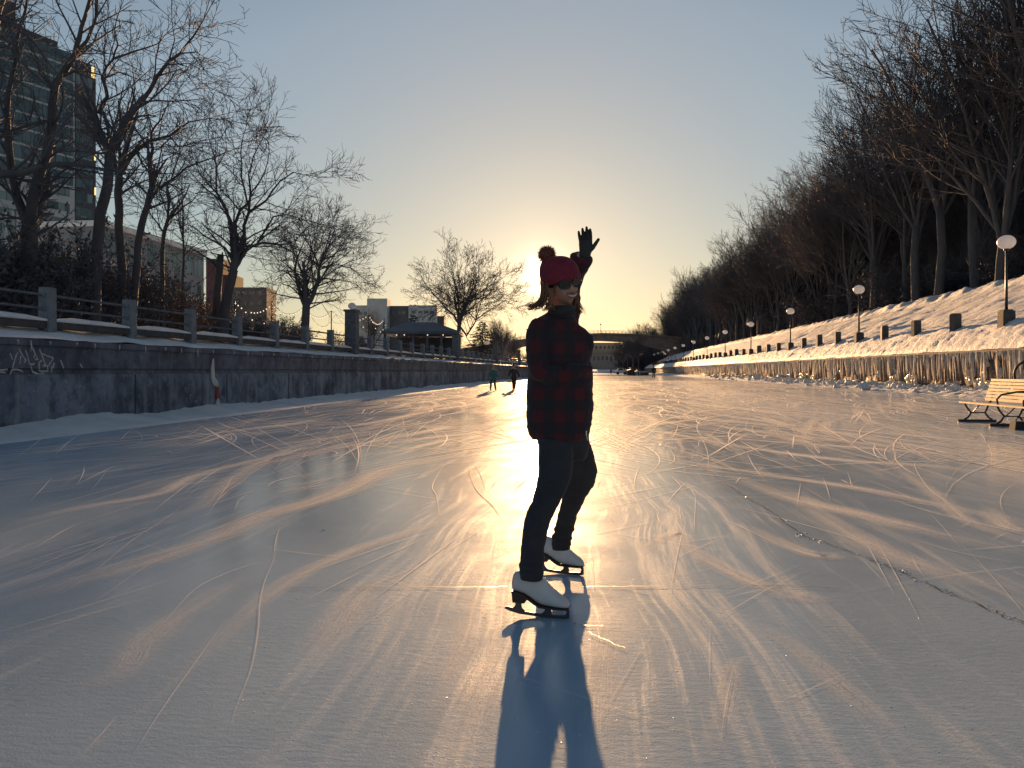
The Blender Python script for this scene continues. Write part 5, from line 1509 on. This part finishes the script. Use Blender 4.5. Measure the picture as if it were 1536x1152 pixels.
f = G(980.5, 567.6); small_person("small figure in dark clothes standing on the far ice before the right wall", f, 2.0, (.014, .014, .02), (.012, .012, .016), (.02, .02, .02), .12, .2, YAW, .02)
f = G(916.5, 561.4); small_person("tiny dark skater far off under the bridge", f, 1.8, (.02, .018, .02), (.015, .015, .018), (.03, .03, .03), .2, .2, YAW, .05)

# ------------------------------------------------------------------ marks on the ice
def ribbon(mb, pts, wd, z, uvs):
    fades = FADES.setdefault(id(mb), [])
    n = len(pts); b = len(mb.v); acc = 0
    for i, p in enumerate(pts):
        t = pts[min(i + 1, n - 1)] - pts[max(i - 1, 0)]; t.z = 0
        t = t.normalized() if t.length > 1e-6 else Vector((0, 1, 0))
        s = Vector((-t.y, t.x, 0)) * (wd[i] / 2)
        if i: acc += (p - pts[i - 1]).length
        mb.v += [(p.x + s.x, p.y + s.y, z), (p.x - s.x, p.y - s.y, z)]
        uvs += [(acc, 0.0), (acc, 1.0)]
        fades += [min(1.0, 2.6 * i / (n - 1), 2.6 * (n - 1 - i) / (n - 1)) * min(1.0, max(.42, (p.y - 1.5) / 5.0))] * 2
    for i in range(n - 1):
        mb.f.append((b + 2 * i, b + 2 * i + 1, b + 2 * i + 3, b + 2 * i + 2)); mb.m.append(0)
def finish_ribbons(mb, uvs, name, mat, label, cat):
    o = mb.build(name, mat)
    uvl = o.data.uv_layers.new(name="UVMap")
    li = [0] * len(o.data.loops); o.data.loops.foreach_get("vertex_index", li)
    flat = []
    for i in li: flat += uvs[i]
    uvl.data.foreach_set("uv", flat)
    fa = o.data.attributes.new("fade", 'FLOAT', 'POINT'); fa.data.foreach_set("value", FADES[id(mb)])
    bm = bmesh.new(); bm.from_mesh(o.data)
    for f in bm.faces:
        if f.normal.z < 0: f.normal_flip()
    bm.to_mesh(o.data); bm.free()
    tag(o, label, cat, kind="stuff"); return o
def smooth_px(px, n=6):
    q = [G(*p) for p in px]; out = []
    for i in range(len(q) - 1):
        p0, p1, p2, p3 = q[max(i - 1, 0)], q[i], q[i + 1], q[min(i + 2, len(q) - 1)]
        for k in range(n):
            t = k / n; out.append(.5 * ((2 * p1) + (p2 - p0) * t + (2 * p0 - 5 * p1 + 4 * p2 - p3) * t * t + (3 * p1 - p0 - 3 * p2 + p3) * t ** 3))
    out.append(q[-1]); return out
rng = random.Random(91); FADES = {}
sw, suv = MB(), []
# broad swaths of snow dust, traced: (points, width in metres)
SW = [([(-60, 930), (0, 905), (120, 870), (200, 848), (300, 815), (400, 772), (500, 740), (590, 700), (690, 660)], .42),
      ([(190, 800), (300, 760), (330, 735), (380, 700), (440, 672), (520, 650)], .35), ([(0, 790), (120, 762), (240, 740), (300, 712), (420, 682), (560, 650), (700, 622)], .30),
      ([(330, 775), (420, 768), (520, 735), (580, 705), (650, 690), (750, 668)], .5), ([(460, 1010), (490, 960), (520, 915), (555, 880), (610, 855)], .30),
      ([(100, 1040), (180, 1010), (220, 960), (300, 905), (380, 860)], .25), ([(230, 1050), (330, 960), (420, 880), (520, 830), (640, 790), (700, 770)], .22),
      ([(420, 640), (520, 640), (640, 618), (740, 600)], .5), ([(350, 710), (470, 680), (600, 655), (720, 632)], .5), ([(640, 1110), (680, 1000), (700, 940), (715, 880)], .14),
      ([(690, 1152), (725, 1020), (735, 930)], .25), ([(900, 1152), (905, 1000), (915, 920)], .20),
      ([(1090, 710), (1180, 745), (1290, 772), (1400, 800), (1536, 830)], .45), ([(1180, 740), (1260, 790), (1330, 830), (1420, 862), (1540, 890)], .40), ([(1110, 785), (1190, 822), (1240, 835), (1250, 828)], .25),
      ([(1150, 880), (1200, 895), (1245, 905)], .28), ([(1000, 800), (1080, 850), (1170, 890), (1230, 905)], .25), ([(1120, 930), (1190, 970), (1270, 1040), (1340, 1100)], .22),
      ([(1060, 1150), (1085, 1060), (1100, 1000), (1120, 985)], .14), ([(1010, 690), (1150, 712), (1300, 735), (1440, 765), (1560, 790)], .35), ([(950, 640), (1100, 668), (1260, 690), (1400, 700), (1560, 720)], .5),
      ([(1310, 600), (1285, 610), (1300, 630), (1400, 655), (1540, 690)], .4), ([(920, 600), (1050, 618), (1200, 640), (1380, 670), (1560, 690)], .6), ([(1330, 690), (1400, 740), (1450, 780), (1540, 815)], .25),
      ([(1480, 760), (1510, 790), (1560, 800)], .3), ([(900, 590), (1000, 600), (1150, 618), (1330, 640)], .7), ([(960, 830), (1010, 800), (1040, 815)], .18), ([(560, 600), (660, 598), (760, 588)], .6), ([(480, 625), (600, 615), (720, 600)], .45)]
for px, wd in SW:
    pts = smooth_px(px, 7); n = len(pts)
    ribbon(sw, pts, [wd * (.55 + .45 * math.sin(math.pi * (.1 + .8 * i / (n - 1)))) * (1 + .25 * nz(i * .3, wd * 9, 1.0)) for i in range(n)], .0030 + .00025 * (len(sw.v) % 5), suv)
for k in range(420):     # more of the same further out
    y0 = 9 + rng.random() ** 1.2 * 95; x0 = rng.uniform(-9.5, 16.0)
    a = R_(rng.gauss(8 if x0 < 0 else -6, 18)); L = rng.uniform(4, 16); cv = rng.gauss(0, .05)
    p = Vector((x0, y0, 0)); pts = []
    for i in range(14):
        pts.append(p.copy()); p = p + Vector((math.sin(a), math.cos(a), 0)) * (L / 13); a += cv * L / 13
    wd = rng.uniform(.15, .6)
    ribbon(sw, pts, [wd * math.sin(math.pi * (.06 + .88 * i / 13)) for i in range(14)], .0030 + .00025 * (k % 5), suv)
finish_ribbons(sw, suv, "snow_dust", M_FROST, "soft golden swaths of snow dust scraped across the ice", "snow dust")

sk, kuv = MB(), []
SK = [([(348, 1112), (352, 1070), (378, 1000), (388, 940), (390, 905), (398, 870), (412, 835), (418, 790)], .012), ([(190, 1152), (240, 1070), (300, 985), (350, 915)], .011), ([(105, 1152), (150, 1105), (180, 1070)], .012),
      ([(0, 958), (80, 938), (160, 915), (250, 892)], .014), ([(60, 915), (140, 858), (200, 810), (260, 770), (300, 735)], .012), ([(40, 830), (90, 800), (120, 785)], .014), ([(38, 830), (120, 818), (230, 790), (280, 775)], .014),
      ([(0, 872), (110, 835), (200, 805), (270, 780)], .016), ([(120, 920), (220, 850), (260, 835)], .011), ([(210, 975), (250, 930), (300, 880), (370, 850), (420, 840)], .012), ([(300, 790), (340, 730), (352, 710)], .012),
      ([(350, 770), (360, 750), (386, 735)], .010), ([(410, 838), (414, 810), (420, 790)], .010), ([(430, 870), (520, 840), (600, 812), (680, 790)], .012), ([(660, 790), (655, 745), (650, 725), (675, 685)], .011), ([(700, 690), (712, 730), (740, 760), (757, 790)], .014),
      ([(708, 690), (722, 715), (728, 740)], .010), ([(380, 665), (385, 672), (378, 660), (390, 652), (410, 648)], .014), ([(455, 690), (458, 680), (470, 672)], .012), ([(200, 735), (240, 720), (350, 700), (440, 690)], .012),
      ([(100, 735), (150, 710), (180, 695)], .014), ([(0, 728), (90, 718), (180, 705), (290, 690), (400, 670)], .014), ([(130, 695), (230, 690), (340, 680)], .012), ([(245, 672), (262, 680), (290, 672)], .014), ([(425, 645), (440, 650), (450, 638)], .014),
      ([(475, 645), (490, 650), (500, 640), (485, 636)], .016), ([(555, 640), (556, 655), (570, 640)], .014), ([(590, 648), (612, 652), (640, 640)], .012), ([(660, 660), (720, 640), (760, 620)], .012),
      ([(1065, 1050), (1064, 980), (1066, 920)], .005), ([(1080, 1120), (1090, 1050), (1100, 1005)], .008), ([(1110, 700), (1170, 690), (1230, 700), (1330, 720)], .012), ([(1000, 665), (1012, 690), (990, 700)], .010), ([(1190, 830), (1110, 790), (1080, 778)], .009),
      ([(1380, 690), (1372, 700), (1400, 740), (1460, 770)], .010), ([(1365, 830), (1375, 850), (1390, 870)], .008), ([(1270, 705), (1276, 725), (1262, 720), (1278, 730)], .014), ([(1218, 655), (1230, 680), (1222, 668), (1240, 660)], .014),
      ([(1150, 655), (1160, 645), (1180, 668)], .012), ([(920, 650), (960, 655), (1010, 650), (1090, 658)], .012), ([(1300, 612), (1285, 620), (1310, 640), (1380, 660)], .016), ([(1440, 640), (1380, 625), (1310, 612)], .012),
      ([(1300, 735), (1400, 770), (1536, 800)], .010), ([(1340, 800), (1440, 830), (1560, 850)], .010), ([(780, 900), (782, 870), (770, 850)], .004), ([(745, 800), (740, 830), (735, 870)], .006), ([(900, 1080), (935, 1020), (985, 940)], .006)]
for px, wd in SK:
    pts = smooth_px(px, 6); n = len(pts)
    ribbon(sk, pts, [wd * (.62 if min(q[1] for q in px) > 770 or max(q[1] for q in px) > 900 else .9) * (.35 + .65 * math.sin(math.pi * (.04 + .92 * i / (n - 1)))) for i in range(n)], .0046 + .0002 * (len(sk.v) % 4), kuv)
def stroke(x0, y0, a, L, cv, wd, k):
    p = Vector((x0, y0, 0)); pts = []
    for i in range(13):
        pts.append(p.copy()); p = p + Vector((math.sin(a), math.cos(a), 0)) * (L / 12); a += cv * L / 12
    ribbon(sk, pts, [wd * (.25 + .75 * math.sin(math.pi * i / 12)) for i in range(13)], .0046 + .0002 * (k % 4), kuv)
for k in range(3800):
    y0 = 3.4 + rng.random() ** 1.35 * 85; x0 = rng.uniform(-9.8, 16.5)
    if y0 < 6.5 and rng.random() < .45: continue
    wk = (rng.uniform(.004, .008) if y0 < 8 else .006 + .020 * rng.random() ** 1.8) * (1 + y0 / 16)
    kind = rng.random()
    if kind < .80:      # long push strokes, often two or three side by side
        a = R_(rng.gauss(7 if x0 < 0 else -5, 13 if rng.random() < .65 else 34)); L = rng.uniform(3, 15) if y0 > 8 else rng.uniform(.8, 4); cv = rng.gauss(0, .055)
        for q in range(rng.choice((1, 1, 2, 3, 4))):
            stroke(x0 + rng.gauss(0, .25) * bool(q), y0 + rng.gauss(0, .8) * bool(q), a + rng.gauss(0, .05), L * rng.uniform(.5, 1.1), cv + rng.gauss(0, .02), wk * rng.uniform(.4, 1.1), k + q)
    elif kind < .95: stroke(x0, y0, R_(rng.uniform(-85, 85)), rng.uniform(.8, 3.5), rng.gauss(0, .25), wk * .7, k)
    else: stroke(x0, y0, rng.uniform(0, 6.28), rng.uniform(.6, 2.0), rng.choice((-1, 1)) * rng.uniform(.6, 1.6), wk * .7, k)
finish_ribbons(sk, kuv, "skate_marks", M_SCR, "fine pale lines cut into the ice by skate blades", "skate marks")

# cracks
ck, cuv = MB(), []
def crack(px, wd, jit):
    pts = smooth_px(px, 14); out = []
    for p in pts: out.append(p + Vector((rng.gauss(0, jit), rng.gauss(0, jit), 0)))
    ribbon(ck, out, [wd * rng.uniform(.4, 1.5) for _ in out], .0058, cuv)
crack([(430, 883), (520, 882), (600, 881.5), (680, 882), (760, 881)], .006, .004)
crack([(875, 881), (980, 880.5), (1090, 879), (1180, 880), (1260, 884)], .006, .004)
crack([(895, 648), (960, 657), (1010, 676), (1060, 705), (1110, 740), (1160, 770), (1200, 800), (1240, 815), (1320, 845), (1400, 880), (1536, 935)], .007, .010)
crack([(880, 570.6), (920, 570.4), (960, 570.2), (1004, 569.6)], .28, .02)
crack([(858, 935), (880, 940), (905, 940)], .006, .004); crack([(884, 950), (910, 962), (940, 975)], .005, .005)
o = finish_ribbons(ck, cuv, "ice_cracks", simple("crack_dark", (.045, .05, .06), rough=.4), "thin dark cracks running across the ice", "cracks")
# white ice chips lying along the long crack and sprinkled over the surface
ch = MB()
line = smooth_px([(895, 648), (960, 657), (1010, 676), (1060, 705), (1110, 740), (1160, 770), (1200, 800), (1205, 806), (1240, 815), (1320, 845), (1400, 880), (1536, 935)], 30)
def chip(p, r):
    b = len(ch.v); ch.ball((p.x, p.y, r * .12), r, r * rng.uniform(.6, 1.2), r * .22, 5, 4)
    for i in range(b, len(ch.v)):
        q = Vector(ch.v[i]); ch.v[i] = tuple(q + rvec(rng) * r * .12)
for p in line[::2]:
    chip(p + Vector((rng.gauss(0, .02), rng.gauss(0, .02), 0)), rng.uniform(.003, .008))
for (px, py, m) in ((1203, 800, 10), (1352, 858, 4), (1363, 862, 4), (478, 798, 4)):
    c = G(px, py)
    for k in range(m): chip(c + Vector((rng.gauss(0, .025), rng.gauss(0, .03), 0)), rng.uniform(.005, .012))
for k in range(1500):
    d = 1.7 + rng.random() ** 1.6 * 14; x = rng.uniform(-.75, .75) * d
    p = FW * d + RT * x; chip(Vector((p.x, p.y, 0)), rng.uniform(.001, .0026) * (1 + d * .10))
tag(ch.build("ice_chips", simple("chip_ice", (.8, .8, .82), rough=.3)), "tiny chips of ice sprinkled over the frozen surface", "ice chips", kind="stuff")
